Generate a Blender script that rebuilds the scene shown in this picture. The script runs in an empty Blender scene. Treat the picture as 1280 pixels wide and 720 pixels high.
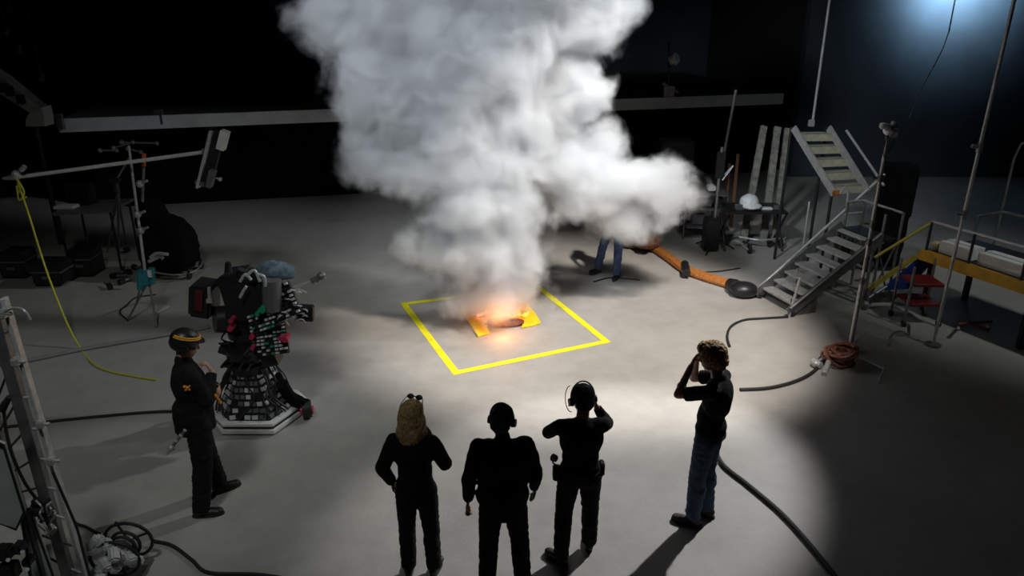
import bpy, bmesh, math, random
from mathutils import Vector, Matrix, noise as mnoise
C = bpy.context.scene.collection
R = math.radians
random.seed(7)

# ------------------------------------------------------------------ camera, world, lights, exposure
F_PX, PITCH, CAM_H = 950.0, R(21), 4.5
cd = bpy.data.cameras.new('camera'); cam = bpy.data.objects.new('camera', cd); C.objects.link(cam)
cam.location = (0, 0, CAM_H); cam.rotation_euler = (R(90) - PITCH, 0, 0)
cd.sensor_width = 36; cd.lens = 36 * F_PX / 1280; cd.clip_end = 200
bpy.context.scene.camera = cam
vs = bpy.context.scene.view_settings
vs.view_transform = 'Standard'; vs.look = 'None'; vs.gamma = 1; vs.exposure = 0.0
vs.use_curve_mapping = False
w = bpy.data.worlds.new('world'); bpy.context.scene.world = w; w.use_nodes = True
w.node_tree.nodes['Background'].inputs[0].default_value = (0.5, 0.62, 0.7, 1)
w.node_tree.nodes['Background'].inputs[1].default_value = 0.004
cy = bpy.context.scene.cycles
cy.volume_bounces = 4; cy.max_bounces = 8; cy.volume_step_rate = 1.0; cy.volume_max_steps = 110
cy.use_denoising = True; cy.use_adaptive_sampling = True; cy.adaptive_threshold = .03; cy.sample_clamp_indirect = 6

def spot(name, loc, target, energy, angle, blend, color, radius=.15):
    d = bpy.data.lights.new(name, 'SPOT'); d.energy = energy; d.spot_size = R(angle); d.spot_blend = blend
    d.color = color; d.shadow_soft_size = radius
    o = bpy.data.objects.new(name, d); C.objects.link(o); o.location = loc
    o.rotation_euler = (Vector(target) - Vector(loc)).to_track_quat('-Z', 'Y').to_euler()
    return o
def point(name, loc, energy, color, radius=.2):
    d = bpy.data.lights.new(name, 'POINT'); d.energy = energy; d.color = color; d.shadow_soft_size = radius
    o = bpy.data.objects.new(name, d); C.objects.link(o); o.location = loc
    return o
# spots above the hall; smoke, left, bench and right ones are added to brighten
spot('square_spot', (3.8, 6.0, 9.2), (1.1, 10.3, 0.0), 5200, 40, .55, (1.0, .935, .865), .25)
spot('key_spot', (7.0, 12.2, 8.4), (0.95, 6.35, 0.0), 4800, 20.5, .55, (.98, .99, 1.0), .12)
spot('wide_spot', (6.6, 12.6, 8.6), (-4.3, 9.2, 0.0), 1150, 42, .7, (.97, 1.0, .97), .15)
spot('smoke_front_spot', (-3.5, 2.5, 9.0), (-0.3, 10.4, 4.3), 3300, 44, .7, (.86, .93, 1.0), .5)  # added, unseen: brightens the camera side of the smoke
spot('smoke_side_spot', (7.5, 9.0, 8.8), (0.6, 10.6, 3.8), 1700, 44, .8, (.86, .93, 1.0), .3)  # added, unseen: brightens the smoke from the right
spot('wall_lamp', (10.8, 18.75, 5.0), (10.85, 20.0, 4.9), 1500, 140, 1, (.52, .76, 1.0), .25)
spot('left_fill_spot', (-2.5, 1.5, 9.0), (-4.2, 7.6, 0.5), 620, 56, .9, (.95, 1.0, .97), .5)  # added fill for the rig and the left floor
spot('bench_fill_spot', (3.0, 9.0, 9.2), (5.2, 13.8, 1.0), 330, 46, .9, (.95, 1.0, .98), .3)  # added fill, no lamp there: lifts bench, planks and stair
spot('right_fill_spot', (8.5, 5.5, 9.0), (8.2, 10.6, 0.9), 820, 42, 1, (.93, 1, .95), .3)  # added fill, no lamp there: lifts the platform edge and boards

# ------------------------------------------------------------------ helpers
def P(x, y, z=0.0, Y=None):
    """point of the place seen at pixel x, y of the photo: on the plane z, or at distance Y"""
    u = (x - 640) / F_PX; v = (y - 360) / F_PX
    d = Vector((u, math.cos(PITCH) - v * math.sin(PITCH), -math.sin(PITCH) - v * math.cos(PITCH)))
    s = (CAM_H - z) / -d.z if Y is None else Y / d.y
    return Vector((0, 0, CAM_H)) + d * s

def mat(name, col, rough=.6, metal=0.0, var=0.0, scale=8.0, bump=0.0, emit=None, estr=0.0, bscale=None, spec=None):
    m = bpy.data.materials.new(name); m.use_nodes = True
    nt = m.node_tree; b = nt.nodes['Principled BSDF']
    b.inputs['Base Color'].default_value = (*col, 1); b.inputs['Roughness'].default_value = rough
    b.inputs['Metallic'].default_value = metal
    if spec is not None: b.inputs['Specular IOR Level'].default_value = spec
    if emit:
        b.inputs['Emission Color'].default_value = (*emit, 1); b.inputs['Emission Strength'].default_value = estr
    if var or bump:
        tc = nt.nodes.new('ShaderNodeTexCoord')
        n = nt.nodes.new('ShaderNodeTexNoise'); n.inputs['Scale'].default_value = scale; n.inputs['Detail'].default_value = 6
        nt.links.new(tc.outputs['Object'], n.inputs['Vector'])
        if var:
            cr = nt.nodes.new('ShaderNodeValToRGB')
            cr.color_ramp.elements[0].position = .3; cr.color_ramp.elements[1].position = .7
            cr.color_ramp.elements[0].color = (*[c * (1 - var) for c in col], 1)
            cr.color_ramp.elements[1].color = (*[min(1, c * (1 + var)) for c in col], 1)
            nt.links.new(n.outputs['Fac'], cr.inputs['Fac']); nt.links.new(cr.outputs['Color'], b.inputs['Base Color'])
        if bump:
            n2 = n
            if bscale:
                n2 = nt.nodes.new('ShaderNodeTexNoise'); n2.inputs['Scale'].default_value = bscale
                nt.links.new(tc.outputs['Object'], n2.inputs['Vector'])
            bp = nt.nodes.new('ShaderNodeBump'); bp.inputs['Strength'].default_value = bump; bp.inputs['Distance'].default_value = .02
            nt.links.new(n2.outputs['Fac'], bp.inputs['Height']); nt.links.new(bp.outputs['Normal'], b.inputs['Normal'])
    return m

M = {}
M['black_cloth'] = mat('black_cloth', (.012, .012, .014), .9, 0, .3, 30, .3, spec=.2)
M['dark_cloth'] = mat('dark_cloth', (.02, .02, .024), .85, 0, .3, 26, .3, spec=.25)
M['drape'] = mat('drape', (.006, .006, .007), .95, 0, .3, 5, .2, spec=.1)
M['jeans'] = mat('jeans', (.05, .085, .15), .9, 0, .35, 14, .3)
M['blue_jeans'] = mat('blue_jeans', (.06, .10, .22), .9, 0, .3, 14, .3)
M['skin'] = mat('skin', (.50, .27, .19), .5, 0, .08, 12)
M['blonde'] = mat('blonde', (.66, .44, .19), .55, 0, .45, 40, .6)
M['curly'] = mat('curly', (.42, .25, .09), .6, 0, .5, 50, .7)
M['brown_hair'] = mat('brown_hair', (.10, .052, .042), .7, 0, .4, 50, .6)
M['black_hair'] = mat('black_hair', (.012, .010, .010), .6, 0, .4, 50, .6)
M['shoe'] = mat('shoe_black', (.012, .012, .013), .5)
M['sole'] = mat('sole_rubber', (.03, .03, .03), .8)
M['brown_shoe'] = mat('brown_shoe', (.05, .03, .025), .6)
M['plastic'] = mat('black_plastic', (.015, .015, .017), .4)
M['grey_plastic'] = mat('grey_plastic', (.12, .12, .13), .45)
M['wire'] = mat('pale_wire', (.68, .68, .70), .4, .2)
M['steel'] = mat('steel', (.48, .48, .49), .42, .35, .15, 12)
M['dull_steel'] = mat('dull_steel', (.22, .22, .22), .5, .6, .25, 10)
M['dark_metal'] = mat('dark_metal', (.035, .035, .038), .45, .5, .2, 9)
M['alu'] = mat('aluminium', (.60, .61, .62), .4, .25, .15, 20, .1)
M['tread'] = mat('tread_metal', (.46, .46, .44), .55, .2, .25, 18, .3)
M['white'] = mat('white_paint', (.75, .75, .73), .5, 0, .08, 8)
M['white_plastic'] = mat('white_plastic', (.80, .82, .84), .4)
M['panel_white'] = mat('pale_panel', (.45, .50, .50), .45, 0, .12, 5)
M['tape'] = mat('yellow_tape', (.86, .80, .015), .6, 0, .12, 6)
M['board'] = mat('yellow_board', (.95, .62, .02), .5, 0, .15, 5)
M['yellow'] = mat('yellow_paint', (.75, .42, .02), .5, 0, .2, 6)
M['yellow_rail'] = mat('yellow_rail', (.50, .42, .08), .5, .2, .2, 8)
M['rope'] = mat('yellow_rope', (.52, .52, .04), .7, 0, .15, 60)
M['orange'] = mat('orange_cable', (.42, .15, .03), .6, 0, .3, 20)
M['orange_print'] = mat('orange_print', (.95, .38, .03), .6)
M['red'] = mat('red_paint', (.17, .010, .012), .45, 0, .2, 6)
M['pink'] = mat('crimson_plastic', (.55, .03, .09), .4)
M['green'] = mat('green_board', (.02, .30, .14), .4)
M['blue'] = mat('blue_panel', (.02, .05, .28), .5, 0, .15, 5)
M['teal'] = mat('teal_plastic', (.03, .26, .32), .45, 0, .3, 20)
M['rubber'] = mat('cable_rubber', (.018, .018, .018), .6)
M['grey_cable'] = mat('grey_cable', (.20, .20, .20), .6, 0, .1, 8)
M['copper'] = mat('copper_hose', (.30, .12, .08), .45, .3, .4, 25)
M['plank'] = mat('weathered_plank', (.22, .22, .19), .85, 0, .35, 9, .5)
M['timber'] = mat('brown_timber', (.16, .07, .035), .8, 0, .3, 9, .3)
M['deck_top'] = mat('deck_top', (.10, .105, .10), .75, 0, .25, 2)
M['fascia'] = mat('deck_fascia', (.68, .69, .69), .6, .1, .12, 3)
M['ash'] = mat('charred_metal', (.16, .05, .03), .8, 0, .5, 9, .6)
M['screen'] = mat('dark_screen', (.01, .012, .016), .12)
M['red_cloth'] = mat('red_shirt', (.40, .09, .07), .9, 0, .3, 12)
M['blue_grey_cloth'] = mat('blue_grey_cloth', (.10, .15, .18), .8, 0, .4, 12, .6)
M['flame'] = mat('flame', (1, .3, .05), 1, emit=(1.0, .22, .03), estr=3.0)

class MB:
    """collects shapes in world coordinates; build() makes ONE mesh object"""
    def __init__(s): s.bm = bmesh.new()
    def _xf(s, vs, mt):
        bmesh.ops.transform(s.bm, matrix=mt, verts=vs); return s
    def box(s, c, size, rot=None, bev=0.0):
        g = bmesh.ops.create_cube(s.bm, size=1)['verts']
        bmesh.ops.transform(s.bm, matrix=Matrix.Diagonal((*size, 1)), verts=g)
        if bev:
            es = list({e for v in g for e in v.link_edges})
            g = list({v for f in bmesh.ops.bevel(s.bm, geom=es, offset=bev, segments=2, affect='EDGES')['faces'] for v in f.verts} | {v for v in g if v.is_valid})
        mt = Matrix.Translation(Vector(c)) @ (rot if rot is not None else Matrix())
        return s._xf(g, mt)
    def ell(s, c, r, rot=None, sub=3):
        g = bmesh.ops.create_icosphere(s.bm, subdivisions=sub, radius=1)['verts']
        if not hasattr(r, '__len__'): r = (r, r, r)
        mt = Matrix.Translation(Vector(c)) @ (rot if rot is not None else Matrix()) @ Matrix.Diagonal((*r, 1))
        return s._xf(g, mt)
    def cyl(s, a, b, r, r2=None, seg=12):
        a, b = Vector(a), Vector(b); d = b - a
        if d.length < 1e-6: return s
        g = bmesh.ops.create_cone(s.bm, cap_ends=True, segments=seg, radius1=r, radius2=r if r2 is None else r2, depth=d.length)['verts']
        return s._xf(g, Matrix.Translation((a + b) / 2) @ d.to_track_quat('Z', 'Y').to_matrix().to_4x4())
    def cap(s, a, b, r, r2=None):
        r2 = r if r2 is None else r2
        s.cyl(a, b, r, r2, 14); s.ell(a, r, sub=2); s.ell(b, r2, sub=2); return s
    def bar(s, a, b, wx, wz, up=(0, 0, 1)):
        a, b = Vector(a), Vector(b); d = (b - a); L = d.length; d.normalize()
        x = d.cross(Vector(up)); x = x.normalized() if x.length > 1e-4 else Vector((1, 0, 0)); z = x.cross(d)
        mt = Matrix((x, d, z)).transposed().to_4x4(); mt.translation = (a + b) / 2
        g = bmesh.ops.create_cube(s.bm, size=1)['verts']
        bmesh.ops.transform(s.bm, matrix=Matrix.Diagonal((wx, L, wz, 1)), verts=g)
        return s._xf(g, mt)
    def tube(s, pts, r, seg=8, smooth=True):
        pts = [Vector(p) for p in pts]
        if smooth and len(pts) > 2:
            q = []
            e = [pts[0] * 2 - pts[1]] + pts + [pts[-1] * 2 - pts[-2]]
            for i in range(1, len(e) - 2):
                for k in range(8):
                    t = k / 8; a, b, c_, d = e[i - 1], e[i], e[i + 1], e[i + 2]
                    q.append(.5 * ((2 * b) + (c_ - a) * t + (2 * a - 5 * b + 4 * c_ - d) * t * t + (3 * b - a - 3 * c_ + d) * t ** 3))
            q.append(pts[-1]); pts = q
        rings = []; up = Vector((0, 0, 1)); T0 = (pts[1] - pts[0]).normalized()
        if abs(T0.dot(up)) > .95: up = Vector((1, 0, 0))
        n = (up - T0 * up.dot(T0)).normalized()
        for i, p in enumerate(pts):
            t = (pts[min(i + 1, len(pts) - 1)] - pts[max(i - 1, 0)]).normalized()
            n = (n - t * n.dot(t)).normalized(); b = t.cross(n)
            rings.append([s.bm.verts.new(p + (n * math.cos(2 * math.pi * k / seg) + b * math.sin(2 * math.pi * k / seg)) * r) for k in range(seg)])
        for i in range(len(rings) - 1):
            for k in range(seg):
                s.bm.faces.new((rings[i][k], rings[i][(k + 1) % seg], rings[i + 1][(k + 1) % seg], rings[i + 1][k]))
        s.bm.faces.new(rings[0][::-1]); s.bm.faces.new(rings[-1]); return s
    def prism(s, poly, d):
        """closed polygon (3-D points) pushed along vector d"""
        d = Vector(d); a = [s.bm.verts.new(Vector(p)) for p in poly]; b = [s.bm.verts.new(Vector(p) + d) for p in poly]
        s.bm.faces.new(a[::-1]); s.bm.faces.new(b); n = len(a)
        for i in range(n): s.bm.faces.new((a[i], a[(i + 1) % n], b[(i + 1) % n], b[i]))
        return s
    def mesh(s, name):
        bmesh.ops.recalc_face_normals(s.bm, faces=s.bm.faces)
        me = bpy.data.meshes.new(name); s.bm.to_mesh(me); s.bm.free(); return me
    def build(s, name, m, parent=None, label=None, cat=None, group=None, kind=None, smooth=None, bevel=0.0):
        me = s.mesh(name); me.materials.append(m)
        o = bpy.data.objects.new(name, me); C.objects.link(o)
        fin(o, parent, smooth)
        if bevel:
            b = o.modifiers.new('bevel', 'BEVEL'); b.width = bevel; b.segments = 2; b.limit_method = 'ANGLE'
        return tag(o, label, cat, group, kind)

def fin(o, parent, smooth):
    me = o.data
    if smooth is not False and len(me.polygons):
        me.shade_smooth(); me.set_sharp_from_angle(angle=R(40))
    base = parent['_base'] if parent is not None and '_base' in parent.keys() else None
    if parent is not None:
        o.parent = parent
        pm = wm(parent)
        me.transform(pm.inverted())
def wm(o):
    m = Matrix.LocRotScale(o.location, o.rotation_euler, o.scale)
    return (wm(o.parent) @ m) if o.parent else m
def tag(o, label=None, cat=None, group=None, kind=None):
    if label: o['label'] = label
    if cat: o['category'] = cat
    if group: o['group'] = group
    if kind: o['kind'] = kind
    return o
def thing(name, loc, label, cat, group=None, rz=0.0, scale=1.0):
    o = bpy.data.objects.new(name, None); C.objects.link(o); o.empty_display_size = .1
    o.location = loc; o.rotation_euler = (0, 0, rz); o.scale = (scale,) * 3
    return tag(o, label, cat, group)
def remesh(mb, voxel, smooth=4, fac=.5, disp=0.0, freq=6.0, dvec=(1, 1, 1)):
    """one continuous skin around the overlapping shapes"""
    me = mb.mesh('tmp'); o = bpy.data.objects.new('tmp', me); C.objects.link(o)
    m = o.modifiers.new('r', 'REMESH'); m.mode = 'VOXEL'; m.voxel_size = voxel; m.use_smooth_shade = True
    if smooth:
        k = o.modifiers.new('s', 'SMOOTH'); k.iterations = smooth; k.factor = fac
    dg = bpy.context.evaluated_depsgraph_get(); dg.update()
    out = bpy.data.meshes.new_from_object(o.evaluated_get(dg))
    bpy.data.objects.remove(o); bpy.data.meshes.remove(me)
    if disp:
        D = Vector(dvec)
        for v in out.vertices:
            n = v.normal; p = v.co * freq; p = Vector((p.x * D.x, p.y * D.y, p.z * D.z))
            v.co += n * (disp * (1 - 2 * abs(mnoise.noise(p)) + .5 * mnoise.noise(p * 2.3)))
    return out
def put(me, name, m, parent=None, **k):
    me.name = name; me.materials.clear(); me.materials.append(m)
    o = bpy.data.objects.new(name, me); C.objects.link(o)
    if parent is not None: o.parent = parent
    me.shade_smooth()
    return tag(o, **k)
def copy_tree(o, parent=None):
    c = o.copy(); C.objects.link(c)
    if parent is not None: c.parent = parent
    for ch in o.children: copy_tree(ch, c)
    return c

# ------------------------------------------------------------------ setting
def floor_mat():
    m = bpy.data.materials.new('concrete_floor'); m.use_nodes = True; nt = m.node_tree; b = nt.nodes['Principled BSDF']
    tc = nt.nodes.new('ShaderNodeTexCoord')
    def nz(scale, det, rough=.5):
        n = nt.nodes.new('ShaderNodeTexNoise'); n.inputs['Scale'].default_value = scale; n.inputs['Detail'].default_value = det
        n.inputs['Roughness'].default_value = rough; nt.links.new(tc.outputs['Object'], n.inputs['Vector']); return n
    a, c2, e = nz(.45, 5, .6), nz(3.0, 8, .65), nz(22, 6, .7)
    cr = nt.nodes.new('ShaderNodeValToRGB')
    cr.color_ramp.elements[0].position = .3; cr.color_ramp.elements[0].color = (.34, .325, .295, 1)
    cr.color_ramp.elements[1].position = .72; cr.color_ramp.elements[1].color = (.45, .43, .40, 1)
    nt.links.new(a.outputs['Fac'], cr.inputs['Fac'])
    mx = nt.nodes.new('ShaderNodeMix'); mx.data_type = 'RGBA'; mx.blend_type = 'MULTIPLY'; mx.inputs['Factor'].default_value = .45
    cr2 = nt.nodes.new('ShaderNodeValToRGB'); cr2.color_ramp.elements[0].position = .32; cr2.color_ramp.elements[0].color = (.72, .72, .72, 1)
    cr2.color_ramp.elements[1].position = .6
    nt.links.new(c2.outputs['Fac'], cr2.inputs['Fac'])
    nt.links.new(cr.outputs['Color'], mx.inputs['A']); nt.links.new(cr2.outputs['Color'], mx.inputs['B'])
    nt.links.new(mx.outputs['Result'], b.inputs['Base Color'])
    mr = nt.nodes.new('ShaderNodeMapRange'); mr.inputs['To Min'].default_value = .5; mr.inputs['To Max'].default_value = .75
    nt.links.new(c2.outputs['Fac'], mr.inputs['Value']); nt.links.new(mr.outputs['Result'], b.inputs['Roughness'])
    b.inputs['Specular IOR Level'].default_value = .35
    bp = nt.nodes.new('ShaderNodeBump'); bp.inputs['Strength'].default_value = .25; bp.inputs['Distance'].default_value = .01
    nt.links.new(e.outputs['Fac'], bp.inputs['Height']); nt.links.new(bp.outputs['Normal'], b.inputs['Normal'])
    return m
XL, XR, YN, YF, ZC = -18, 20, -4, 30, 9.5
MB().box(((XL + XR) / 2, (YN + YF) / 2, -.1), (XR - XL + .4, YF - YN + .4, .2)).build('floor', floor_mat(), kind='structure')
M['wall'] = mat('dark_wall', (.034, .048, .060), .9, 0, .35, .5, .1)
M['black_wall'] = mat('black_wall', (.010, .011, .012), .95, 0, .3, .6)
MB().box(((XL + XR) / 2, YF + .15, ZC / 2), (XR - XL + .6, .3, ZC)).build('wall_back', M['wall'], kind='structure')
MB().box(((7.4 + XR) / 2, 20.15, ZC / 2), (XR - 7.4, .3, ZC)).build('wall_back_right', M['wall'], kind='structure')
MB().box((7.55, 25.2, ZC / 2), (.3, 9.6, ZC)).build('wall_return', M['black_wall'], kind='structure')
MB().box((XL - .15, (YN + YF) / 2, ZC / 2), (.3, YF - YN, ZC)).build('wall_left', M['black_wall'], kind='structure')
MB().box((XR + .15, (YN + YF) / 2, ZC / 2), (.3, YF - YN, ZC)).build('wall_right', M['black_wall'], kind='structure')
MB().box(((XL + XR) / 2, YN - .15, ZC / 2), (XR - XL, .3, ZC)).build('wall_front', M['black_wall'], kind='structure')
MB().box(((XL + XR) / 2, (YN + YF) / 2, ZC + .1), (XR - XL + .6, YF - YN + .6, .2)).build('ceiling', M['black_wall'], kind='structure')
# ------------------------------------------------------------------ people
def local(mb, name, m, parent, **k):
    o = mb.build(name, m, None, **k); o.parent = parent; return o
class Xf:
    """shapes added inside the block are moved by one matrix"""
    def __init__(s, mb, mt): s.mb, s.mt = mb, mt
    def __enter__(s): s.n = len(s.mb.bm.verts); return s.mb
    def __exit__(s, *a):
        s.mb.bm.verts.ensure_lookup_table()
        bmesh.ops.transform(s.mb.bm, matrix=s.mt, verts=s.mb.bm.verts[s.n:])

def hand(mb, wr, d, nrm, side, curl=.5):
    """palm, four fingers of unequal length and a thumb; nrm points out of the palm"""
    wr = Vector(wr); d = Vector(d).normalized(); nrm = Vector(nrm); nrm = (nrm - d * nrm.dot(d)).normalized()
    lat = d.cross(nrm) * side
    fr = Matrix((lat, d, nrm)).transposed().to_4x4()
    mb.ell(wr + d * .045, (.038, .052, .015), fr)
    mb.ell(wr + d * .055 + lat * .005, (.036, .040, .014), fr)
    for k, (o, L, base) in enumerate(((.030, .066, .084), (.010, .074, .090), (-.010, .069, .087), (-.029, .054, .078))):
        p = wr + d * base + lat * o; a = 0.0; dd = d.copy()
        for seg, fr_ in ((.45, .5), (.32, .8), (.23, .6)):
            a += curl * fr_
            dd = (d * math.cos(a) + nrm * math.sin(a)).normalized()
            q = p + dd * (L * seg); mb.cap(p, q, .0088, .0080); p = q
    p = wr + d * .022 + lat * .028; q = p + (lat * .8 + d * .7 + nrm * .25).normalized() * .036
    mb.cap(p, q, .012, .0105); r = q + (d * .9 + lat * .25 + nrm * .5 * curl).normalized() * .034; mb.cap(q, r, .0102, .008)

def head_shapes(mb):
    mb.ell((0, -.012, .022), (.077, .094, .092)); mb.ell((0, .028, -.035), (.060, .064, .075))
    mb.ell((0, .058, -.085), (.028, .024, .022)); mb.ell((0, .070, .028), (.056, .020, .016))
    mb.cap((0, .088, .012), (0, .106, -.020), .009, .013); mb.ell((-.010, .099, -.024), .008, sub=2); mb.ell((.010, .099, -.024), .008, sub=2)
    for s in (-1, 1):
        mb.ell((s * .036, .066, -.012), (.024, .020, .020)); mb.ell((s * .077, -.006, -.008), (.009, .018, .030), Matrix.Rotation(s * .25, 4, 'Z'))
        mb.ell((s * .030, .074, .010), (.013, .010, .009), sub=2)
    mb.ell((0, .086, -.052), (.022, .012, .007)); mb.ell((0, .083, -.063), (.018, .012, .007))

J0 = dict(pel=(0, 0, .95), wa=(0, .005, 1.10), ch=(0, 0, 1.29), nk=(0, -.015, 1.47), hd=(0, .02, 1.655),
          hipL=(-.09, 0, .92), kneeL=(-.105, .02, .50), ankL=(-.11, -.015, .09), toeL=-.12,
          hipR=(.09, 0, .92), kneeR=(.105, .02, .50), ankR=(.11, -.015, .09), toeR=.12,
          shL=(-.185, -.005, 1.42), elL=(-.25, -.03, 1.15), wrL=(-.25, .06, .92), hdL=(0, .3, -1), palL=(1, 0, 0),
          shR=(.185, -.005, 1.42), elR=(.25, -.03, 1.15), wrR=(.25, .06, .92), hdR=(0, .3, -1), palR=(-1, 0, 0), curlL=.5, curlR=.5)

def person(label, head_xy, H, rz, J=None, turn=(0, 0, 0), top='shirt', topm='black_cloth', pantm='black_cloth', shoem='shoe',
           sleeve=1.0, wide=1.0, Y=None, bulk=1.0):
    """head_xy: where the crown of the head is seen; H: height; rz: facing (0 = away from the camera)"""
    foot = P(*head_xy, z=H); foot.z = 0
    root = thing('person', foot, label, 'person', None, rz, H / 1.78)
    j = dict(J0); j.update(J or {}); V = {k: (Vector(v) if hasattr(v, '__len__') else v) for k, v in j.items()}
    HM = Matrix.Translation(V['hd']) @ Matrix.Rotation(turn[0], 4, 'Z') @ Matrix.Rotation(turn[1], 4, 'X') @ Matrix.Rotation(turn[2], 4, 'Y') @ Matrix.Scale(1.07, 4)
    # body: one continuous skin
    b = MB()
    with Xf(b, HM): head_shapes(b)
    b.cap(V['nk'] - Vector((0, 0, .03)), HM @ Vector((0, -.015, -.06)), .058, .052)
    b.ell(V['ch'], (.150, .098, .20)); b.ell(V['wa'], (.128, .090, .14)); b.ell(V['pel'], (.145, .10, .12))
    b.cap(V['shL'], V['shR'], .052)
    for s in 'LR':
        b.cap(V['hip' + s], V['knee' + s], .076, .052); b.cap(V['knee' + s], V['ank' + s], .052, .036)
        b.ell(V['knee' + s].lerp(V['ank' + s], .3) + Vector((0, -.018, 0)), (.05, .05, .11))
        a = V['ank' + s]; t = V['toe' + s]; b.cap(a - Vector((0, 0, .04)), a + Vector((math.sin(t) * .13, math.cos(t) * .13, -.055)), .036, .028)
        b.cap(V['sh' + s], V['el' + s], .047, .038); b.cap(V['el' + s], V['wr' + s], .038, .026)
        b.ell(V['el' + s].lerp(V['wr' + s], .3), .041)
        hand(b, V['wr' + s], V['hd' + s], V['pal' + s], 1 if s == 'L' else -1, V['curl' + s])
    put(remesh(b, .0082, 1, .5), 'body', M['skin'], root)
    # trousers
    t = MB(); k = bulk
    t.ell(V['pel'] + Vector((0, -.006, .0)), (.162 * k, .120, .12))
    t.ell(V['pel'] + Vector((-.06, -.035, -.04)), (.085, .09, .10)); t.ell(V['pel'] + Vector((.06, -.035, -.04)), (.085, .09, .10))
    for s in 'LR':
        lo = V['ank' + s] + Vector((0, 0, -.012))
        t.cap(V['hip' + s], V['knee' + s], .094 * k, .070 * k); t.cyl(V['knee' + s], lo, .070 * k, .062 * k, 20); t.ell(V['knee' + s].lerp(lo, .3) + Vector((0, -.02, 0)), (.066 * k, .066, .13))
    put(remesh(t, .013, 5, .5, .007, 7, (1, 1, 2.2)), 'trousers', M[pantm], root)
    # shoes
    for s in 'LR':
        a = V['ank' + s]; tt = V['toe' + s]
        mt = Matrix.Translation((a.x, a.y, a.z - .09)) @ Matrix.Rotation(-tt, 4, 'Z')
        sh = MB()
        with Xf(sh, mt):
            sh.ell((0, -.02, .058), (.043, .062, .048)); sh.ell((0, .075, .045), (.044, .095, .034)); sh.ell((0, .135, .040), (.046, .058, .030)); sh.cap((0, -.018, .07), (0, -.015, .115), .043, .042)
        so = put(remesh(sh, .009, 3), 'shoe', M[shoem], root)
        sl = MB()
        with Xf(sl, mt):
            pts = []
            for i in range(20):
                an = 2 * math.pi * i / 20; y = math.sin(an) * .142 + .055; x = math.cos(an) * (.046 if y > .06 else .040)
                pts.append((x, y, 0.0))
            sl.prism(pts, (0, 0, .024))
        local(sl, 'sole', M['sole'], so)
    # upper garment
    g = MB(); wd = wide
    ch, wa, pe = V['ch'], V['wa'], V['pel']
    if top == 'jacket':
        g.ell(ch + Vector((0, -.012, .0)), (.188 * wd, .138, .21)); g.ell(wa + Vector((0, -.006, 0)), (.168 * wd, .13, .20)); g.ell(pe + Vector((0, -.01, .03)), (.180 * wd, .142, .16))
        g.cyl(pe + Vector((0, -.01, -.12)), pe + Vector((0, -.01, .14)), .150 * wd, .148 * wd, 24)
        g.cap(V['nk'] - Vector((0, 0, .02)), V['nk'] + Vector((0, -.005, .045)), .078, .066); ar, af = .070, .050
    else:
        g.ell(ch + Vector((0, -.008, 0)), (.176 * wd, .122, .21)); g.ell(wa, (.150 * wd, .112, .18)); g.ell(pe + Vector((0, -.006, .04)), (.165 * wd, .128, .13))
        g.cap(V['nk'] - Vector((0, 0, .035)), V['nk'] + Vector((0, 0, .005)), .074, .062); ar, af = .062, .046
    g.cap(V['shL'] + Vector((.02, 0, -.005)), V['shR'] + Vector((-.02, 0, -.005)), .066, .066)
    for s in 'LR':
        sh_, el, wr = V['sh' + s], V['el' + s], V['wr' + s]
        if sleeve >= 1: g.cap(sh_, el, ar, af + .006); g.cyl(el, el.lerp(wr, .93), af + .006, af - .008, 16); g.ell(el, af + .006)
        else: g.cyl(sh_, sh_.lerp(el, sleeve), ar, ar - .004, 18); g.ell(sh_, ar)
    go = put(remesh(g, .012, 5, .5, .009 if top == 'jacket' else .006, 6, (1.2, 1.2, 1)), 'jacket' if top == 'jacket' else 'shirt', M[topm], root)
    root['_x'] = 0; del root['_x']
    return root, HM, V, go

def hair(root, HM, blobs, m, voxel=.008, disp=.006, freq=30, dvec=(1, 1, .4), name='hair'):
    h = MB()
    with Xf(h, HM):
        for c, r in blobs: h.ell(c, r)
    return put(remesh(h, voxel, 2, .5, disp, freq, dvec), name, m, root)
CAPB = [((0, -.022, .036), (.088, .098, .090)), ((0, -.06, -.015), (.076, .05, .07))]

def headset(root, HM, lift=0.0, wide=.092, label=None):
    """over-ear intercom: band over the crown, two ear cups, a microphone boom"""
    b = MB()
    with Xf(b, HM): b.tube([(math.sin(a) * wide, -.012, .02 + math.cos(a) * (.108 + lift)) for a in [R(x) for x in range(-95, 96, 19)]], .006)
    o = local(b, 'headset_band', M['grey_plastic'], root)
    for s in (-1, 1):
        c = MB()
        with Xf(c, HM): c.cyl((s * (wide - .016), -.005, -.008), (s * (wide + .014), -.005, -.008), .036, .030, 20)
        local(c, 'ear_cup', M['plastic'], o)
    c = MB()
    with Xf(c, HM): c.tube([(-wide, .0, -.02), (-wide + .005, .07, -.06), (-.03, .118, -.066)], .0035); c.ell((-.028, .12, -.066), .010)
    local(c, 'microphone_boom', M['plastic'], o)
    return o

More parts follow.
